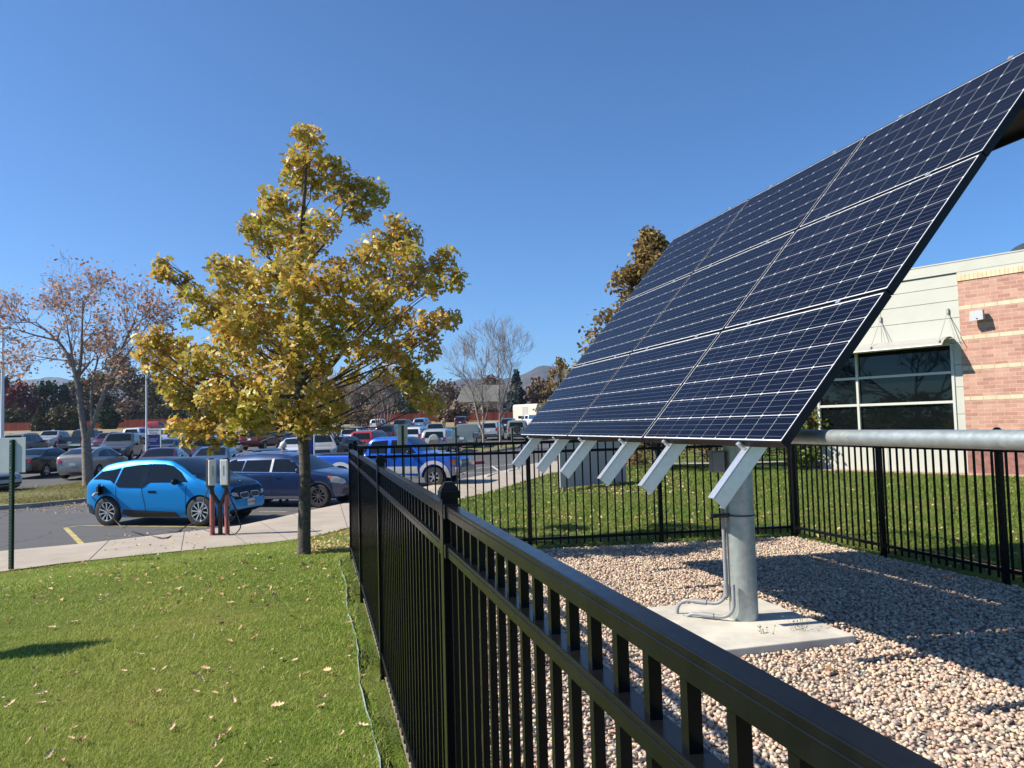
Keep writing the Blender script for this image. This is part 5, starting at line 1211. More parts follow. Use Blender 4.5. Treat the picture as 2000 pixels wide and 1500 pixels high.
# --- the young oak in front
def oak():
    b = H(594, 1082); YB = b.y; root = empty('oak_tree', b, 0, 'young oak with golden brown and olive leaves on the front lawn', 'tree'); off = b
    def pt(z, depth=0): return np.array(at(240+z[0]*.4667, 220+z[1]*.4667, YB+depth))
    tr = [np.array(b)-np.array([0, 0, .15]), np.array(b)+np.array([0, 0, .12]), pt((762, 1500)), pt((752, 1340)), pt((740, 1150)), pt((738, 950)), pt((742, 700), .1), pt((752, 480), .1), pt((762, 300), 0), pt((775, 120), 0)]
    rr = [.13, .088, .075, .072, .066, .056, .044, .032, .02, .01]
    mb = MB(); mb.tube([Vector(q) for q in smooth_path(tr, 5)], list(np.interp(np.linspace(0, 9, 46), range(10), rr)), 18)
    trunk = mb.build('trunk', BARKO, root, True, off=off, ang=180)
    CL = [(745, 85, 40), (790, 110, 50), (740, 190, 60), (830, 200, 45), (890, 225, 45), (720, 270, 60), (800, 290, 70), (900, 310, 60), (980, 300, 50), (1050, 330, 50), (1075, 370, 35), (960, 380, 50), (620, 360, 50), (610, 410, 35), (680, 380, 50), (1000, 430, 40), (740, 470, 70), (660, 470, 50), (560, 470, 50), (520, 490, 35), (840, 470, 60), (600, 540, 60), (700, 560, 70), (800, 560, 60),
          (1150, 470, 45), (1190, 520, 60), (1130, 560, 60), (1060, 560, 60), (1000, 600, 60), (1180, 600, 60), (1090, 660, 60), (1250, 660, 50), (1330, 640, 50), (1360, 590, 35), (1390, 700, 45), (1300, 730, 45), (1200, 720, 60), (170, 630, 35), (160, 670, 38), (205, 680, 28), (260, 705, 32), (255, 760, 35), (300, 765, 42), (340, 800, 50), (410, 640, 50), (460, 660, 55), (430, 720, 50), (520, 660, 50), (540, 720, 60), (620, 680, 60), (700, 680, 60), (640, 780, 70), (540, 800, 60), (440, 800, 60), (380, 850, 50), (300, 860, 40),
          (460, 880, 60), (560, 900, 70), (660, 880, 70), (760, 760, 60), (840, 700, 55), (900, 650, 45), (920, 740, 55), (860, 820, 60), (780, 880, 60), (960, 840, 55), (1040, 780, 60), (1100, 760, 50), (1000, 900, 50), (1100, 880, 60), (1180, 860, 50), (1260, 870, 45), (1340, 870, 45), (1380, 860, 35), (1290, 930, 45), (1290, 1000, 40), (1200, 960, 50), (1120, 1000, 50), (1200, 1050, 50), (1250, 1120, 45), (1230, 1180, 45), (1290, 1220, 50), (1180, 1110, 50), (1080, 1090, 45), (1000, 1010, 55), (900, 960, 55), (960, 1100, 45),
          (100, 960, 45), (75, 1020, 32), (150, 930, 38), (170, 1000, 58), (250, 980, 50), (220, 1060, 60), (130, 1070, 42), (310, 1040, 60), (200, 1130, 50), (290, 1130, 60), (390, 1000, 60), (390, 1090, 60), (480, 1020, 60), (480, 1120, 60), (570, 1040, 60), (570, 1130, 65), (660, 1000, 60), (660, 1100, 60), (220, 1190, 45), (300, 1210, 50), (380, 1180, 55), (460, 1210, 60), (560, 1220, 60), (640, 1190, 60), (720, 1140, 55), (800, 1100, 45), (820, 1180, 60), (880, 1180, 50), (900, 1240, 45), (860, 1300, 45), (780, 1260, 60), (770, 1320, 40), (690, 1260, 60), (640, 1300, 52), (560, 1300, 50), (500, 1280, 50), (420, 1270, 50), (340, 1290, 42), (220, 1310, 40), (280, 1330, 48), (350, 1340, 42), (440, 1340, 38), (380, 1400, 26), (270, 1380, 26), (450, 1380, 22), (735, 640, 50), (715, 730, 50), (765, 840, 52), (725, 930, 55), (700, 1020, 55), (790, 980, 50), (860, 900, 50), (760, 560, 45), (830, 1060, 45), (1010, 700, 50), (1080, 840, 45), (900, 820, 40), (1150, 1010, 45), (1060, 960, 45), (420, 920, 50), (520, 950, 50)]
    front = len(CL)-16
    hw = lambda y: np.interp(y, [60, 250, 450, 700, 1000, 1200, 1400], [60, 230, 420, 620, 640, 560, 200])
    lim = []; P = []; twg = []
    for ci, (x, y, r) in enumerate(CL):
        c = 745; w_ = hw(y); dx = min(1, abs(x-c)/w_); dmax = w_*math.sqrt(max(.04, 1-dx*dx))*.4667/FPX*YB*.75
        dep = (rng.uniform(-1, 1) if ci < front else rng.uniform(-.95, -.35))*dmax; ctr = pt((x, y), dep); R_ = r*.4667/FPX*YB
        # limb from the trunk, leaving lower down
        ya = min(1330, y+min(330, 70+.55*abs(x-c)+60*abs(dep))); base = pt((np.interp(ya, [120, 1500], [775, 760])-8, ya))
        hh = (ya-y)
        if rng.random() < .16 or abs(x-c) > 480:
            pts = curve_pts(base, ctr, -.06 if abs(x-c) > 200 else .02, 7, .1); L = np.linalg.norm(ctr-base); r0 = min(.02, .006+.005*L); lim += chain(pts, r0, .004)
        for _ in range(4):
            q = ctr+rng.normal(0, .5, 3)*R_; twg.append((ctr+(base-ctr)*rng.uniform(.05, .25), q, .005, .002))
        n = int(118*(r/50)**2); v = rng.normal(0, 1, (n, 3)); v /= np.linalg.norm(v, axis=1, keepdims=True); v *= (rng.uniform(0, 1, n)**.55*R_*1.34)[:, None]
        v[:, 2] *= .9; P.append(ctr+v)
    # big limbs seen through the crown
    for pl, r0 in (([(742, 1130), (830, 1020), (930, 920), (1010, 815)], .05), ([(745, 1180), (800, 1120), (900, 1020), (1030, 900), (1120, 800)], .055), ([(740, 690), (800, 600), (880, 500), (940, 380)], .03), ([(740, 560), (680, 640), (600, 600), (520, 490)], .02),
                   ([(738, 900), (640, 920), (480, 890), (340, 810), (190, 690)], .022), ([(745, 1190), (600, 1180), (430, 1130), (290, 1110)], .035), ([(745, 1230), (900, 1110), (1080, 1010)], .03), ([(740, 1260), (600, 1270), (450, 1260)], .03)):
        q = smooth_path([pt(z, rng.uniform(-.15, .15)) for z in pl], 5); lim += chain([np.array(v) for v in q], r0, .008)
    tubes_np('limbs', lim+twg, 7, BARKO, trunk, off)
    P = np.concatenate(P)
    # no leaves right in front of the bare lower trunk
    lm = island_mat('oak_leaves', [(0, (.31, .29, .04)), (.14, (.48, .38, .055)), (.3, (.74, .50, .08)), (.44, (.68, .36, .08)), (.56, (.45, .40, .07)), (.68, (.80, .60, .18)), (.8, (.68, .37, .12)), (.9, (.38, .35, .06)), (1, (.56, .25, .08))], .42, trans=.36, patch=(1.1, (.34, .37, .05), .6), spec=.45)
    leaf_cloud('crown', P, .098, OAKS, lm, root, off, .4, .3)
oak()

# --- generic branching skeleton
def grow(p, d, L, r, lev, segs, tips, up=.12, spread=.55, nsub=3, minr=.004):
    n = 4; q = np.array(p, float); d = np.array(d, float)
    for i in range(n):
        d = d+rng.normal(0, .09, 3)+np.array([0, 0, up*.25]); d /= np.linalg.norm(d); q2 = q+d*L/n
        ra, rb = r*(1-.5*i/n), r*(1-.5*(i+1)/n); segs.append((q, q2+d*L*.01, max(ra, minr), max(rb, minr)))
        if lev > 0 and i >= (1 if lev < 4 else 2):
            for _ in range(nsub-1 if i < n-1 else nsub):
                v = rng.normal(0, 1, 3); v -= d*v.dot(d); v /= np.linalg.norm(v)+1e-9; e = d+v*spread*rng.uniform(.6, 1.3)+np.array([0, 0, up]); e /= np.linalg.norm(e)
                grow(q2, e, L*rng.uniform(.52, .78), rb*.62, lev-1, segs, tips, up, spread, nsub, minr)
        q = q2
    if lev <= 1: tips.append(q)
def bare_tree(b, label, stems, bark, lev=4, leaves=None, lsize=.07, nleaf=0, up=.1, minr=.004, name='bare_tree', cat='tree', skip=1, group=None, nsub=2, spread=.55):
    root = empty(name, b, 0, label, cat, group); ts = []; tips = []
    for (pts, r0, r1, gl) in stems:
        pp = [np.array(q) for q in smooth_path(pts, 4)]; ts += chain(pp, r0, r1); n = len(pp)
        if gl < .2: continue
        for k in range(n):
            if k < n*.35 or (k % skip and k < n-1): continue
            d = pp[min(k+1, n-1)]-pp[max(k-1, 0)]; d /= np.linalg.norm(d)
            rr = r0+(r1-r0)*k/n
            for _ in range(1 if k < n-1 else 3):
                v = rng.normal(0, 1, 3); v -= d*v.dot(d); v /= np.linalg.norm(v); e = d*.8+v*.75+np.array([0, 0, up]); e /= np.linalg.norm(e); grow(pp[k], e, gl*rng.uniform(.6, 1.1)*(1 if k < n-1 else 1), rr*.6, lev-1, ts, tips, up, spread, nsub, minr)
    big = [s_ for s_ in ts if s_[2] > .03]; sm = [s_ for s_ in ts if s_[2] <= .03]
    tk = tubes_np('trunk', big or ts[:1], 10, bark, root, b)
    if sm: tubes_np('branches', sm, 4, bark, tk, b)
    if nleaf:
        T = np.array(tips); P = T[rng.integers(0, len(T), nleaf)]+rng.normal(0, lsize*1.6, (nleaf, 3))
        leaf_cloud('crown', P, lsize, OVAL, leaves, root, b, .5, .2)
    return root, tips
RB = island_mat('rust_leaves', [(0, (.46, .21, .11)), (.4, (.56, .28, .15)), (.7, (.64, .40, .24)), (1, (.42, .18, .12))], .6, trans=.3)
b = H(174, 955); b.z = float(lotz(b.x, b.y))+.1; Yb = b.y
def ap(px, py, dy=0): return at(px, py, Yb+dy)
bare_tree(b, 'nearly bare tree with a few rusty leaves standing in the left planted island', [
    ([b-Vector((0, 0, .2)), ap(171, 915), ap(168, 860)], .25, .17, .1),
    ([ap(168, 862), ap(158, 800), ap(150, 740, .2), ap(135, 700, .3), ap(112, 665, .4), ap(70, 630, .5)], .14, .03, 1.0),
    ([ap(112, 665, .4), ap(70, 655, .2), ap(20, 640, -.2)], .05, .015, .75), ([ap(140, 705, .3), ap(95, 700, .6), ap(45, 690, .9)], .04, .012, .7),
    ([ap(169, 860), ap(186, 815), ap(205, 765, -.2), ap(222, 720, -.3), ap(238, 680, -.4), ap(262, 630, -.5)], .12, .03, 1.0),
    ([ap(222, 720, -.3), ap(250, 690, -.6), ap(285, 640, -.8)], .05, .02, .8), ([ap(200, 775, -.2), ap(235, 755, .4), ap(275, 715, .8)], .04, .012, .7),
    ([ap(180, 830), ap(178, 780), ap(182, 740, .6), ap(192, 700, .9)], .07, .03, .8),
    ([ap(152, 740, .2), ap(158, 700, 0), ap(160, 650, 0), ap(162, 590, 0)], .085, .025, 1.05),
    ([ap(150, 740, .2), ap(140, 690, -.5), ap(130, 630, -.8)], .06, .02, 1.0)], BARKG, 4, RB, .15, 4600, up=.06, minr=.005, spread=.65, skip=2)
BIRCH = BARKP
for px, py, top, lab, sw in ((945, 880, 690, 'bare pale birch with a forked trunk in the small kerbed island', 30), (978, 878, 652, 'tall bare pale birch beside the silver minivan', 42)):
    b = H(px, py); b.z = float(lotz(b.x, b.y))+.1; Yb = b.y
    st = [([b-Vector((0, 0, .1)), ap(px-1, 850), ap(px-2, 800), ap(px-4, 740), ap(px-5, top+35)], .11, .022, 1.5)]
    if px == 945: st.append(([ap(px-2, 845), ap(px-12, 815), ap(px-22, 770), ap(px-40, 730)], .09, .03, 1.3))
    else: st.append(([ap(px-2, 800), ap(px+12, 760), ap(px+22, 715)], .06, .02, 1.3))
    bare_tree(b, lab, st, BIRCH, 4, up=.2, minr=.0065, nsub=2, spread=.6)
for px, Y_, top, lab in ((757, 84, 748, 'thin bare multi stemmed tree behind the charcoal minivan'), (738, 90, 762, 'small bare tree in front of the brown hedge')):
    b = onlot(px, Y_); Yb = b.y
    bare_tree(b, lab, [([b, ap(px-4, 820), ap(px-12, top+25)], .12, .03, 1.6), ([b, ap(px+6, 815), ap(px+16, top+20)], .12, .03, 1.6), ([b, ap(px+1, 800), ap(px+2, top+15)], .1, .03, 1.5)], M('twig_brown', (.2, .15, .125), .9, var=.2), 4, up=.2, minr=.014, spread=.5)
b = onlot(656, 46); Yb = b.y
bare_tree(b, 'small forked tree with a pale trunk right of the oak trunk', [([b, ap(657, 868), ap(659, 850), ap(664, 800)], .14, .06, 1.2), ([ap(657, 862), ap(648, 838), ap(640, 790)], .09, .04, 1.2)], BIRCH, 4, RB, .14, 500, up=.2, minr=.008)

# --- leafy trees behind
def leafy(b, h, wid, label, mat, shape='round', n=2500, ls=.3, bark=BARKG, trunk=.15, name='leafy_tree', low=.15, cat='tree', group=None, clumps=40, cs=.16, outline=OVAL):
    root = empty(name, b, 0, label, cat, group); P = []; lim = []; b_ = np.array(b)
    for _ in range(clumps):
        if shape == 'cone': t = rng.uniform(0, 1)**1.2; rad = wid/2*(1-t)**.85; z = low+(1-low)*t
        elif shape == 'flame': t = rng.uniform(0, 1); rad = wid/2*np.interp(t, [0, .2, .55, .85, 1], [.75, 1, .66, .26, .03]); z = low+(1-low)*t
        elif shape == 'hedge': t = rng.uniform(0, 1); rad = wid/2; z = t
        else:
            t = rng.uniform(-1, 1); rad = wid/2*math.sqrt(max(0, 1-t*t)); z = low+(1-low)*(t+1)/2
        a = rng.uniform(0, 2*PI); q = rad*math.sqrt(rng.uniform(.15, 1))
        c = b_+np.array([q*math.cos(a), q*math.sin(a)*(.35 if shape == 'hedge' else 1), z*h])
        m = max(3, int(n/clumps)); s_ = wid*cs*(.5 if shape == 'cone' else 1)*(1.15-.75*(z if shape in ('cone', 'flame') else 0))
        v = rng.normal(0, .55, (m, 3))*s_*np.array([1, 1, .75]); P.append(c+v)
        if shape != 'hedge': lim.append((b_+np.array([0, 0, max(.08, z-.2)*h*.9]), c, .03*trunk/.15, .01))
    tk = tubes_np('trunk', [(b_-np.array([0, 0, .2]), b_+np.array([0, 0, h*.45]), trunk, trunk*.6), (b_+np.array([0, 0, h*.44]), b_+np.array([0, 0, h*.92]), trunk*.6, trunk*.12)]+lim, 8, bark, root, b)
    P = np.concatenate(P); P[:, 2] = np.maximum(P[:, 2], b_[2]+.05)
    leaf_cloud('crown', P, ls, outline, mat, root, b, .3, .15)
    return root
def LM(name, cols, tr=.15): return island_mat(name, [(i/(len(cols)-1), c) for i, c in enumerate(cols)], .65, trans=tr, spec=.2)
AMB = LM('amber_leaves', [(.13, .09, .03), (.24, .16, .05), (.32, .22, .08), (.17, .11, .04), (.36, .26, .12)], .25)
DKG = LM('dark_green_leaves', [(.012, .028, .012), (.02, .042, .016), (.03, .05, .02)])
SPR = LM('blue_spruce_needles', [(.03, .05, .045), (.055, .08, .075), (.02, .035, .03), (.09, .12, .115)])
OLV = LM('olive_leaves', [(.04, .045, .016), (.08, .075, .026), (.12, .10, .045), (.05, .05, .02)])
BRN = LM('brown_leaves', [(.10, .065, .04), (.17, .11, .07), (.22, .16, .11), (.12, .08, .05)])
MAR = LM('crimson_leaves', [(.07, .012, .018), (.12, .02, .03), (.16, .04, .05), (.09, .015, .02)])
YGR = LM('yellow_green_leaves', [(.15, .14, .04), (.22, .19, .06), (.12, .12, .04)])
JUN = LM('juniper_green', [(.05, .09, .012), (.10, .15, .02), (.14, .18, .04)])
gb = H(1286, 914); leafy(gb, at(1256, 456, gb.y).z-gb.z, 6.7, 'tall amber brown tree rising behind the solar panels', AMB, 'flame', 17000, .17, BARKO, .2, low=.12, clumps=260, cs=.085, outline=OVAL)
p = at(1098, 850, 62); p.z = float(ground(p.x, p.y)); leafy(p, at(1096, 697, 62).z-p.z, 4.6, 'smaller amber tree just left of the solar panel edge', AMB, 'flame', 2600, .2, BARKO, .15, clumps=60, cs=.1)
def far(px, top, wpx, Y_, label, mat, shape='round', n=2600, name='far_tree', cat='tree', low=.04, ls=.6, clumps=60, cs=.15, group='trees beyond the red fence'):
    p = at(px, 840, Y_); p.z = float(ground(p.x, p.y)); h = at(px, top, Y_).z-p.z
    if shape == 'cone': n, clumps, cs, ls = 4200, 170, .14, .5
    return leafy(p, h, wpx/FPX*Y_, label, mat, shape, n, ls, BARKG, .2, name, low, cat, group, clumps, cs, QUAD)
for a in [(-5, 725, 50, 190, 'dark tree at the left picture edge behind the lamp pole', DKG), (34, 752, 66, 184, 'crimson maple beside the left lamp pole', MAR), (90, 748, 62, 192, 'round dark green tree right of the crimson maple', DKG),
          (125, 752, 60, 196, 'blue green spruce right of the dark round tree', SPR, 'cone'), (78, 794, 36, 158, 'small light green conifer in front of the dark round tree', OLV, 'cone'), (160, 745, 80, 205, 'olive tree behind the fork of the bare left tree', OLV),
          (228, 700, 76, 206, 'tall olive tree just left of the white flag pole', OLV), (190, 730, 70, 212, 'olive brown tree between the bare tree and the tall olive tree', BRN), (278, 738, 70, 208, 'brown olive tree right behind the flag pole', BRN),
          (320, 742, 80, 200, 'olive tree whose right half is hidden by the oak', OLV), (368, 755, 70, 190, 'dark pine showing under the left oak boughs', DKG, 'cone'), (425, 748, 90, 200, 'dark green tree behind the oak leaves', DKG), (490, 750, 90, 202, 'olive tree behind the oak left of its trunk', OLV), (550, 752, 90, 200, 'brown tree behind the oak trunk', BRN),
          (628, 748, 80, 204, 'tawny tree behind the right oak boughs', BRN), (690, 752, 90, 196, 'brown tree with yellow tones right of the oak', BRN), (742, 742, 74, 206, 'tawny green tree behind the thin bare stems', YGR), (800, 745, 86, 210, 'yellow green tree behind the light blue sport utility car', YGR),
          (862, 752, 84, 200, 'brown bushy tree left of the house', BRN), (915, 755, 50, 225, 'yellow tinged tree behind the house roof', YGR), (1011, 722, 58, 178, 'blue spruce standing right of the house', SPR, 'cone'),
          (1052, 745, 46, 182, 'russet tree between the blue spruce and the solar panels', BRN), (1075, 738, 50, 190, 'dark spruce touching the solar panel edge', DKG, 'cone'), (960, 740, 60, 232, 'tall tawny tree behind the house chimney', BRN)]:
    far(*a)
for a in [(25, 803, 50, 176, 'low brown shrub under the crimson maple', OLV), (128, 800, 60, 160, 'low spreading olive shrub under the spruce', OLV), (255, 790, 60, 176, 'brown shrub in front of the olive trees', BRN), (212, 800, 34, 160, 'dark grey green shrub by the red fence', DKG), (655, 785, 90, 160, 'grey brown twiggy shrub right of the oak', BRN), (720, 795, 90, 176, 'brown twiggy shrub above the white car', BRN), (880, 790, 60, 160, 'twiggy brown shrub left of the house window', BRN), (940, 796, 60, 174, 'twiggy tan shrub under the house eaves', BRN)]:
    far(*a, name='far_shrub', cat='shrub', group='shrubs along the red fence', low=.05)
p = onlot(710, 122); leafy(p, 3.0, 4.6, 'long clipped brown hedge behind the white sport utility car', BRN, 'hedge', 2600, .3, BARKG, .05, 'hedge', cat='hedge', clumps=60, cs=.14)
for px, py, h, wd_, lab, mt_, sh, nm in ((1592, 905, 3.6, 2.4, 'dark amber tree at the left end of the building', AMB, 'round', 'leafy_tree'), (1585, 900, 1.85, 1.5, 'bright green juniper bush by the left building corner', JUN, 'round', 'juniper_bush'), (1242, 908, 1.35, 3.0, 'orange brown hedge bush behind the grey sign board', AMB, 'round', 'hedge_bush'), (1480, 893, 1.2, 5.0, 'dark shaded shrubs behind the pole at the far lawn end', DKG, 'round', 'far_shrub'), (1380, 896, 1.6, 4.0, 'amber shrub behind the black fence right of the sign board', AMB, 'round', 'hedge_bush')):
    if px in (1592, 1585): b = wallpt(px, py, -1.6 if px == 1592 else .9); b = Vector((b.x-.645*0, b.y, -.1)); q = at(px-(12 if px == 1592 else 18), 850, 24.4 if px == 1592 else 23.6); b = Vector((q.x, q.y, float(surf(q.x, q.y))))
    else: b = H(px, py)
    leafy(b, h, wd_, lab, mt_, sh, 1500, .13, BARKO, .08, nm, .05, 'tree' if nm == 'leafy_tree' else 'shrub', None, 40, .16)

b = Vector((-24, 9.5, -.45)); Q = lambda a, h, o=0: Vector((b.x+a*.29, b.y+a*-.957+o, b.z+h))
bare_tree(b, 'spreading bare tree whose dark branches are mirrored in the big window', [
    ([Q(0, -.2), Q(0, 1.4), Q(.2, 2.2)], .26, .19, .1), ([Q(.2, 2.2), Q(-1.2, 3.6, .5), Q(-2.4, 4.8, .6)], .15, .05, 1.6), ([Q(.2, 2.2), Q(1.3, 3.5, -.4), Q(2.8, 4.5, -.8)], .15, .05, 1.6), ([Q(.2, 2.2), Q(.1, 3.8), Q(.3, 5.4)], .13, .05, 1.6), ([Q(-.8, 3.2, .3), Q(-2.6, 3.9, .9)], .07, .03, 1.2)], BARKG, 4, up=.1, minr=.012, spread=.6)
rt = None
for k, (dx, dy, hh) in enumerate(((-78, 2, 9), (-84, -10, 11), (-80, -22, 8), (-86, 13, 12), (-82, 24, 9), (-90, -34, 11), (-76, 35, 8), (-84, 46, 10))):
    g_ = Vector((dx, dy, float(ground(dx, dy))))
    if rt is None: rt = leafy(g_, 10, 13, 'dark leafy tree of the row mirrored in the big dark window', DKG, 'round', 1500, .7, BARKG, .25, 'reflected_tree', .03, 'tree', 'trees reflected in the big window', 50, .16, QUAD); rt.scale = (.8, .8, .42)
    else:
        r = copy_tree(rt); r.location = g_; r.rotation_euler = (0, 0, k*1.3); r.scale = (.8, .8, hh/22)

# ------------------------------------------------------------------ lawn blades, leaves, weeds
def fast_hit(px, py):
    d = (px[:, None]-1000)/FPX*CR-(py[:, None]-750)/FPX*CU+_f; z = np.zeros(len(px))
    for _ in range(14):
        t = (z-EYE)/np.minimum(d[:, 2], -1e-3); x, y = d[:, 0]*t, d[:, 1]*t; z = .5*z+.5*surf(x, y)
    return x, y, z
def scatter_px(n, x0, x1, y0, y1, pw=1.0): px = rng.uniform(x0, x1, n); py = y0+(y1-y0)*rng.uniform(0, 1, n)**pw; return fast_hit(px, py)
def blades(x, y, h, wd, mat, name, label):
    m = len(x); z = ground(x, y); th = rng.uniform(0, 2*PI, m); lean = rng.normal(0, .75, (m, 2))*h[:, None]
    dx, dy = np.cos(th)*wd/2, np.sin(th)*wd/2
    V = np.stack([np.stack([x-dx, y-dy, z-.004], -1), np.stack([x+dx, y+dy, z-.004], -1), np.stack([x+lean[:, 0], y+lean[:, 1], z+h*rng.uniform(.6, 1, m)], -1)], 1)
    return tag(np_mesh(name, V.reshape(-1, 3), 3, mat), label, 'grass', kind='stuff')
GRM = island_mat('grass_blades', [(0, (.10, .22, .012)), (.25, (.18, .32, .025)), (.5, (.32, .43, .055)), (.7, (.44, .50, .11)), (.87, (.52, .50, .16)), (1, (.62, .56, .27))], .6, trans=.35, patch=(.5, (.46, .44, .11), .7), spec=.25)
XS, YS = [], []
for (x0, x1, y0, y1, dens) in ((-3.4, .5, 2.4, 4.6, 11000), (-4.6, .5, 4.6, 6.5, 6000), (-9, -.2, 6.5, 10, 2800), (-11, -1.2, 10, 17, 1200), (-4.6, -1.6, 1.6, 4.6, 4000), (-7.5, -4.6, 4.6, 6.5, 2500)):
    m = int((x1-x0)*(y1-y0)*dens); x = rng.uniform(x0, x1, m); y = rng.uniform(y0, y1, m); s_ = sdist(x, y)
    k = (s_ > .02) & ~inbed(x+.09, y) & (x/y > -1.5) & (x/y < -.02+.3/np.maximum(y, 1)); XS.append(x[k]); YS.append(y[k])
x, y = np.concatenate(XS), np.concatenate(YS); far_ = np.clip((y-3)/9, 0, 1)
tuft = .85+.35*np.sin(x*2.1+np.sin(y*1.3)*2)*np.sin(y*1.7+x*.6)+.2*np.sin(x*7.3+y*5.1)*np.sin(y*8.9-x*3.3)
blades(x, y, rng.uniform(.018, .042, len(x))*(1+.2*far_)*tuft, .003+.0065*far_, GRM, 'front_grass', 'short mown green grass of the front lawn')
m = 130000; x = rng.uniform(-3, 15, m); y = 8+28*rng.uniform(0, 1, m)**1.6; k = (sdist(x, y) > .05) & ~inbed(x, y-.02) & (x/y > -.1) & (x/y < .75) & (((x-BO.x)*BN.x+(y-BO.y)*BN.y) > .3)
x, y = x[k], y[k]; GRB2 = island_mat('back_grass_blades', [(0, (.05, .115, .012)), (.3, (.095, .18, .02)), (.6, (.14, .22, .035)), (.85, (.22, .26, .07)), (1, (.34, .32, .14))], .6, trans=.3, patch=(.35, (.20, .22, .06), .5), spec=.25)
blades(x, y, rng.uniform(.03, .055, len(x))*(1+y/40), .009+.0008*y, GRB2, 'back_grass', 'mown green grass between the gravel bed and the building')
x, y, z = scatter_px(16000, 0, 205, 947, 992); k = z*0 == 0
m = len(x); ph = np.array([(p[0], p[1]) for p in ISL]); cxy = ph.mean(0)
def inpoly(x, y, P):
    c = np.zeros(len(x), bool); j = len(P)-1
    for i in range(len(P)):
        c ^= ((P[i, 1] > y) != (P[j, 1] > y)) & (x < (P[j, 0]-P[i, 0])*(y-P[i, 1])/(P[j, 1]-P[i, 1]+1e-12)+P[i, 0]); j = i
    return c
k = inpoly(x, y, cxy+(ph-cxy)*.97); x, y = x[k], y[k]
o = blades(x, y, rng.uniform(.05, .1, len(x)), np.full(len(x), .03), LM('island_blades', [(.10, .12, .02), (.20, .2, .05), (.34, .28, .12), (.24, .22, .07)], .3), 'island_grass', 'thin yellowing grass on the planted island at left')
co_ = np.empty(len(o.data.vertices)*3, np.float32); o.data.vertices.foreach_get('co', co_); co_ = co_.reshape(-1, 3); co_[:, 2] += np.asarray(lotz(co_[:, 0], co_[:, 1])+.125-ground(co_[:, 0], co_[:, 1]), np.float32); o.data.vertices.foreach_set('co', co_.ravel())
# longer tufts along the fence foot
m = 900; t = rng.uniform(0, 1, m); q = np.array(FA)[None]*(1-t)[:, None]+np.array(F0)[None]*t[:, None]; cl = (np.sin(t*47)+np.sin(t*91+1)) > .1
x, y = q[:, 0]-NX.x*rng.uniform(.01, .13, m), q[:, 1]-NX.y*rng.uniform(.01, .13, m)
blades(x[cl], y[cl], rng.uniform(.07, .2, cl.sum()), np.full(cl.sum(), .006), LM('long_grass', [(.06, .11, .02), (.12, .17, .04), (.25, .25, .12)], .3), 'fence_grass', 'long uncut grass tufts along the foot of the front fence')
# fallen leaves, large ones near the camera as single things
LT = island_mat('dry_leaf', [(0, (.50, .33, .15)), (.3, (.60, .43, .22)), (.55, (.38, .20, .08)), (.75, (.66, .52, .32)), (1, (.25, .12, .06))], .7, trans=.12)
def objmat():
    m, t, b = new_mat('dry_leaf_single'); oi = N(t, 'ObjectInfo'); r = ramp(t, oi.outputs['Random'], [(0, (.62, .42, .20)), (.3, (.70, .52, .29)), (.5, (.46, .25, .11)), (.65, (.74, .58, .37)), (.9, (.66, .46, .24)), (1, (.34, .17, .08))])
    n = noise(t, 40, 4); mx = N(t, 'Mix', data_type='RGBA', blend_type='MULTIPLY'); mx.inputs[0].default_value = .6; t.links.new(r.outputs[0], mx.inputs[6]); t.links.new(n.outputs[0], mx.inputs[7])
    mx.inputs[0].default_value = .3; t.links.new(mx.outputs[2], b.inputs['Base Color']); b.inputs['Roughness'].default_value = .75; return m
LS = objmat(); lv_ = []
for k in range(6):
    c = .35+.3*k/5; mb = MB(); ctr = len(OAKL); cu_ = rng.uniform(.9, 2.6); tw_ = rng.uniform(-1, 1)
    def sh(a, b_): return (a*math.cos(cu_*a*1.2), b_, .16+cu_*(a*a*1.6+.35*b_*b_)*.55+tw_*a*b_*.5)
    vs = [sh(a, b_) for a, b_ in OAKL]+[sh(a*.5, b_*.62) for a, b_ in OAKL]+[sh(0, 0)]; n = len(OAKL)
    fs = [(i, (i+1) % n, n+(i+1) % n, n+i) for i in range(n)]+[(n+i, n+(i+1) % n, 2*n) for i in range(n)]
    mb.add(vs, fs); mb.add([(-.012, -.5, .2), (.012, -.5, .2), (.01, -.72, .26), (-.01, -.72, .26)], [(0, 1, 2, 3)])
    o = mb.build('fallen_leaf', LS, None, True, ang=180); lv_.append(o.data); bpy.data.objects.remove(o)
x, y, z = scatter_px(190, 0, 760, 1085, 1500, 1.6); k = (sdist(x, y) > .1) & ~inbed(x+.12, y); x, y, z = x[k][:300], y[k][:300], z[k][:300]
for i in range(len(x)):
    o = bpy.data.objects.new('fallen_leaf', lv_[i % 6]); C.objects.link(o); sc_ = .04+.055*rng.beta(1.5, 2.6); o.scale = (sc_*rng.uniform(.7, 1.1), sc_, sc_*rng.uniform(.7, 1.2)); o.location = (x[i], y[i], z[i]+.012)
    o.rotation_euler = (rng.normal(-.1, .25), rng.normal(-.15, .25), rng.uniform(0, 6.28)); tag(o, 'dry curled tan leaf lying on the green front lawn', 'leaf', 'fallen leaves on the front lawn')
PP = []
def litter(n, x0, x1, y0, y1, pw=1, lift=.02, cond=None):
    x, y, z = scatter_px(n, x0, x1, y0, y1, pw); k = np.ones(len(x), bool) if cond is None else cond(x, y); PP.append(np.stack([x, y, z+rng.uniform(.004, lift, n)], -1)[k])
lawn = lambda x, y: (sdist(x, y) > .05) & ~inbed(x, y)
litter(170, 0, 700, 1075, 1180, 1, cond=lawn); litter(420, 585, 690, 1030, 1078, 1, cond=lawn); litter(1300, 930, 1340, 900, 965, .8, .04, lawn); litter(600, 900, 1500, 905, 1040, .8, .04, lawn); litter(160, 1480, 2000, 930, 1050, 1, .04, lawn)
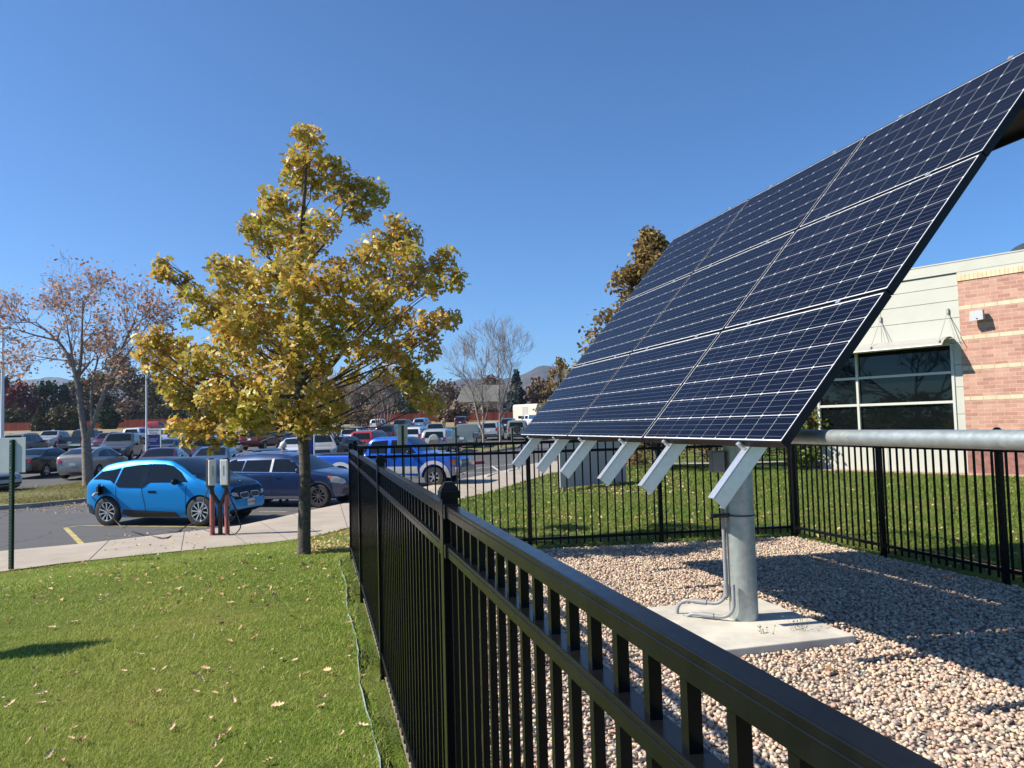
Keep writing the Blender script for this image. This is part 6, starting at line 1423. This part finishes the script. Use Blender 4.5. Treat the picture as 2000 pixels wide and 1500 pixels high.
litter(900, 0, 185, 950, 990, 1, .05); litter(300, 905, 1015, 868, 885, 1, .1); litter(260, 0, 185, 975, 1003, 1, .02); litter(80, 930, 1100, 895, 915, 1, .02); litter(60, 200, 420, 1030, 1075, 1, .01); litter(40, 1100, 1480, 1050, 1085, 1, .05); litter(70, 1480, 2000, 1050, 1140, 1, .05); litter(25, 1500, 2000, 1100, 1500, 1, .06)
P = np.concatenate(PP); leaf_cloud('leaf_litter', P, .062, OVAL, LT, None, (0, 0, 0), 0, .6, flat_=2.5); tag(bpy.data.objects['leaf_litter'], 'scattered small fallen leaves over lawns and kerbs', 'leaves', kind='stuff')
# weeds by the pad
WD = LM('weed_dry', [(.14, .13, .05), (.22, .19, .09), (.08, .11, .03)], .2)
for px, py, h, lab in ((1500, 1262, .17, 'dry spindly weed at the front pad edge nearest the pole'), (1560, 1255, .26, 'tall spindly weed at the front pad edge'), (1610, 1244, .09, 'low green weed tuft at the right pad edge'), (1343, 1222, .10, 'tiny dry weed left on the concrete pad edge')):
    b = H(px, py); r = empty('weed', b, 0, lab, 'weed'); sg = []; lp = []
    for k in range(7 if h > .12 else 5):
        a = rng.uniform(0, 6.28); tip = np.array(b)+np.array([math.cos(a)*h*.35, math.sin(a)*h*.35, h*rng.uniform(.6, 1)]); mid_p = (np.array(b)+tip)/2+rng.normal(0, .01, 3)
        sg += [(np.array(b), mid_p, .0016, .0012), (mid_p, tip, .0012, .0008)]
        for q in range(5): lp.append(np.array(b)+(tip-np.array(b))*rng.uniform(.25, 1)+rng.normal(0, .008, 3))
    tubes_np('stems', sg, 5, WD, r, b); leaf_cloud('leaves', np.array(lp), .016, OVAL, WD, r, b)

# ------------------------------------------------------------------ people
def skin_mesh(pts, edges, radii, root=0, sub=2):
    bm = bmesh.new(); L = bm.verts.layers.skin.verify(); vs = [bm.verts.new(p) for p in pts]
    for a, b_ in edges: bm.edges.new((vs[a], vs[b_]))
    for v, r in zip(vs, radii): v[L].radius = r if isinstance(r, tuple) else (r, r); v[L].use_root = False
    vs[root][L].use_root = True
    me = bpy.data.meshes.new('sk'); bm.to_mesh(me); bm.free(); o = bpy.data.objects.new('sk', me); C.objects.link(o)
    o.modifiers.new('s', 'SKIN').use_smooth_shade = True; m = o.modifiers.new('d', 'SUBSURF'); m.levels = sub; m.render_levels = sub
    r = applied(o); bpy.data.objects.remove(o); r.shade_smooth(); return r
SKIN = M('skin', (.46, .27, .19), .55, var=.05)
def person(loc, rz, h, label, top, legs, hairc, cap=None, stride=.12):
    r = empty('person', loc, rz, label, 'person'); k = h/1.75
    def S(*p): return tuple(q*k for q in p)
    pts = [(0, 0, .95), (0, 0, 1.12), (0, 0, 1.36), (0, .01, 1.46), (0, .0, 1.52), (0, .02, 1.60), (0, .015, 1.70),
           (.09, 0, .9), (.1, stride*.3, .5), (.1, stride, .09), (.1, stride-.13, .03), (-.09, 0, .9), (-.1, -stride*.1, .5), (-.1, -stride, .09), (-.1, -stride-.13, .03),
           (.19, .01, 1.41), (.24, .03, 1.14), (.25, -.06, .92), (.25, -.09, .84), (-.19, .01, 1.41), (-.24, .0, 1.14), (-.25, -.1, .93), (-.25, -.13, .85)]
    ed = [(0, 1), (1, 2), (2, 3), (3, 4), (4, 5), (5, 6), (0, 7), (7, 8), (8, 9), (9, 10), (0, 11), (11, 12), (12, 13), (13, 14), (2, 15), (15, 16), (16, 17), (17, 18), (2, 19), (19, 20), (20, 21), (21, 22)]
    rd = [(.14, .1), (.13, .095), (.15, .1), .055, .052, (.078, .095), (.072, .09), .082, .058, .04, .03, .082, .058, .04, .03, .055, .043, .032, .026, .055, .043, .032, .026]
    def part(name, sel, infl, mat, ext=None):
        ix = sorted(sel); mp = {q: i for i, q in enumerate(ix)}; P_l = [S(*pts[q]) for q in ix]; E_l = [(mp[a], mp[b_]) for a, b_ in ed if a in mp and b_ in mp]
        R_l = [tuple(x*k+infl for x in rd[q]) if isinstance(rd[q], tuple) else rd[q]*k+infl for q in ix]
        return link(name, skin_mesh(P_l, E_l, R_l, 0), mat, r, True, 180)
    body = part('body', range(23), 0, SKIN)
    for sx in (-1, 1):
        for q in range(4):
            mb = MB(); x0, y0 = .25*sx+(q-1.5)*.012, -.09 if sx > 0 else -.13; mb.tube([S(x0, y0, .845), S(x0, y0-.012, .80-.004*abs(q-1.5)), S(x0, y0-.004, .765)], [.010*k, .009*k, .006*k], 6); mb.build('finger', SKIN, r, True)
    part('jacket', [0, 1, 2, 15, 16, 17, 19, 20, 21], .016, top); part('trousers', [0, 7, 8, 9, 11, 12, 13], .014, legs)
    for ix in (9, 13):
        p_ = pts[ix]; mb = MB(); mb.ball(S(p_[0], p_[1]-.05, .045), S(.05, .14, .045)); mb.build('shoe', BLKPLAS, r, True)
    mb = MB(); mb.ball(S(0, .035, 1.68), S(.1, .115, .105), 16, 10); mb.build('hair', hairc, r, True)
    mb = MB(); mb.ball(S(0, -.085, 1.615), S(.016, .028, .024)); mb.build('nose', SKIN, r, True)
    for sx in (-1, 1):
        mb = MB(); mb.ball(S(sx*.032, -.078, 1.645), S(.012, .01, .008)); mb.build('eye', DARK, r, True)
        mb = MB(); mb.ball(S(sx*.085, .015, 1.63), S(.012, .025, .035)); mb.build('ear', SKIN, r, True)
    mb = MB(); mb.ball(S(0, -.074, 1.575), S(.026, .01, .006)); mb.build('mouth', M('lips', (.35, .12, .1), .5), r, True)
    if cap:
        mb = MB(); mb.ball(S(0, .0, 1.70), S(.108, .125, .075), 16, 10); mb.box(S(0, -.14, 1.685), S(.14, .1, .012)); mb.build('cap', cap, r, True)
    return r
q = onlot(553, 23.6); h_ = at(553, 862, 23.6).z-q.z
person(q, R(200), h_/1.785*1.75, 'person with short white hair in a dark jacket walking behind the slate blue wagon', M('navy_jacket', (.03, .045, .09), .8), M('dark_trousers', (.03, .03, .035), .8), M('white_hair', (.62, .58, .48), .8, var=.1))
q = onlot(867, 96); person(q, R(20), 1.75, 'person in a yellow jacket and pale cap walking at the far end of the lot', M('yellow_jacket', (.55, .38, .07), .7), M('tan_trousers', (.3, .24, .16), .8), M('brown_hair', (.08, .05, .03), .8), M('pale_cap', (.6, .58, .52), .7))
# ------------------------------------------------------------------ distant air
m = bpy.data.materials.new('haze_air'); m.use_nodes = True; t = m.node_tree; t.nodes.clear(); o_ = N(t, 'OutputMaterial'); pv = N(t, 'VolumePrincipled'); pv.inputs['Density'].default_value = 1.25e-4; pv.inputs['Color'].default_value = (.62, .78, 1, 1); pv.inputs['Anisotropy'].default_value = .3
t.links.new(pv.outputs[0], o_.inputs['Volume'])
mb = MB(); mb.box((0, 2530, 207), (10800, 5600, 420)); hz = mb.build('haze', m); tag(hz, kind='stuff')
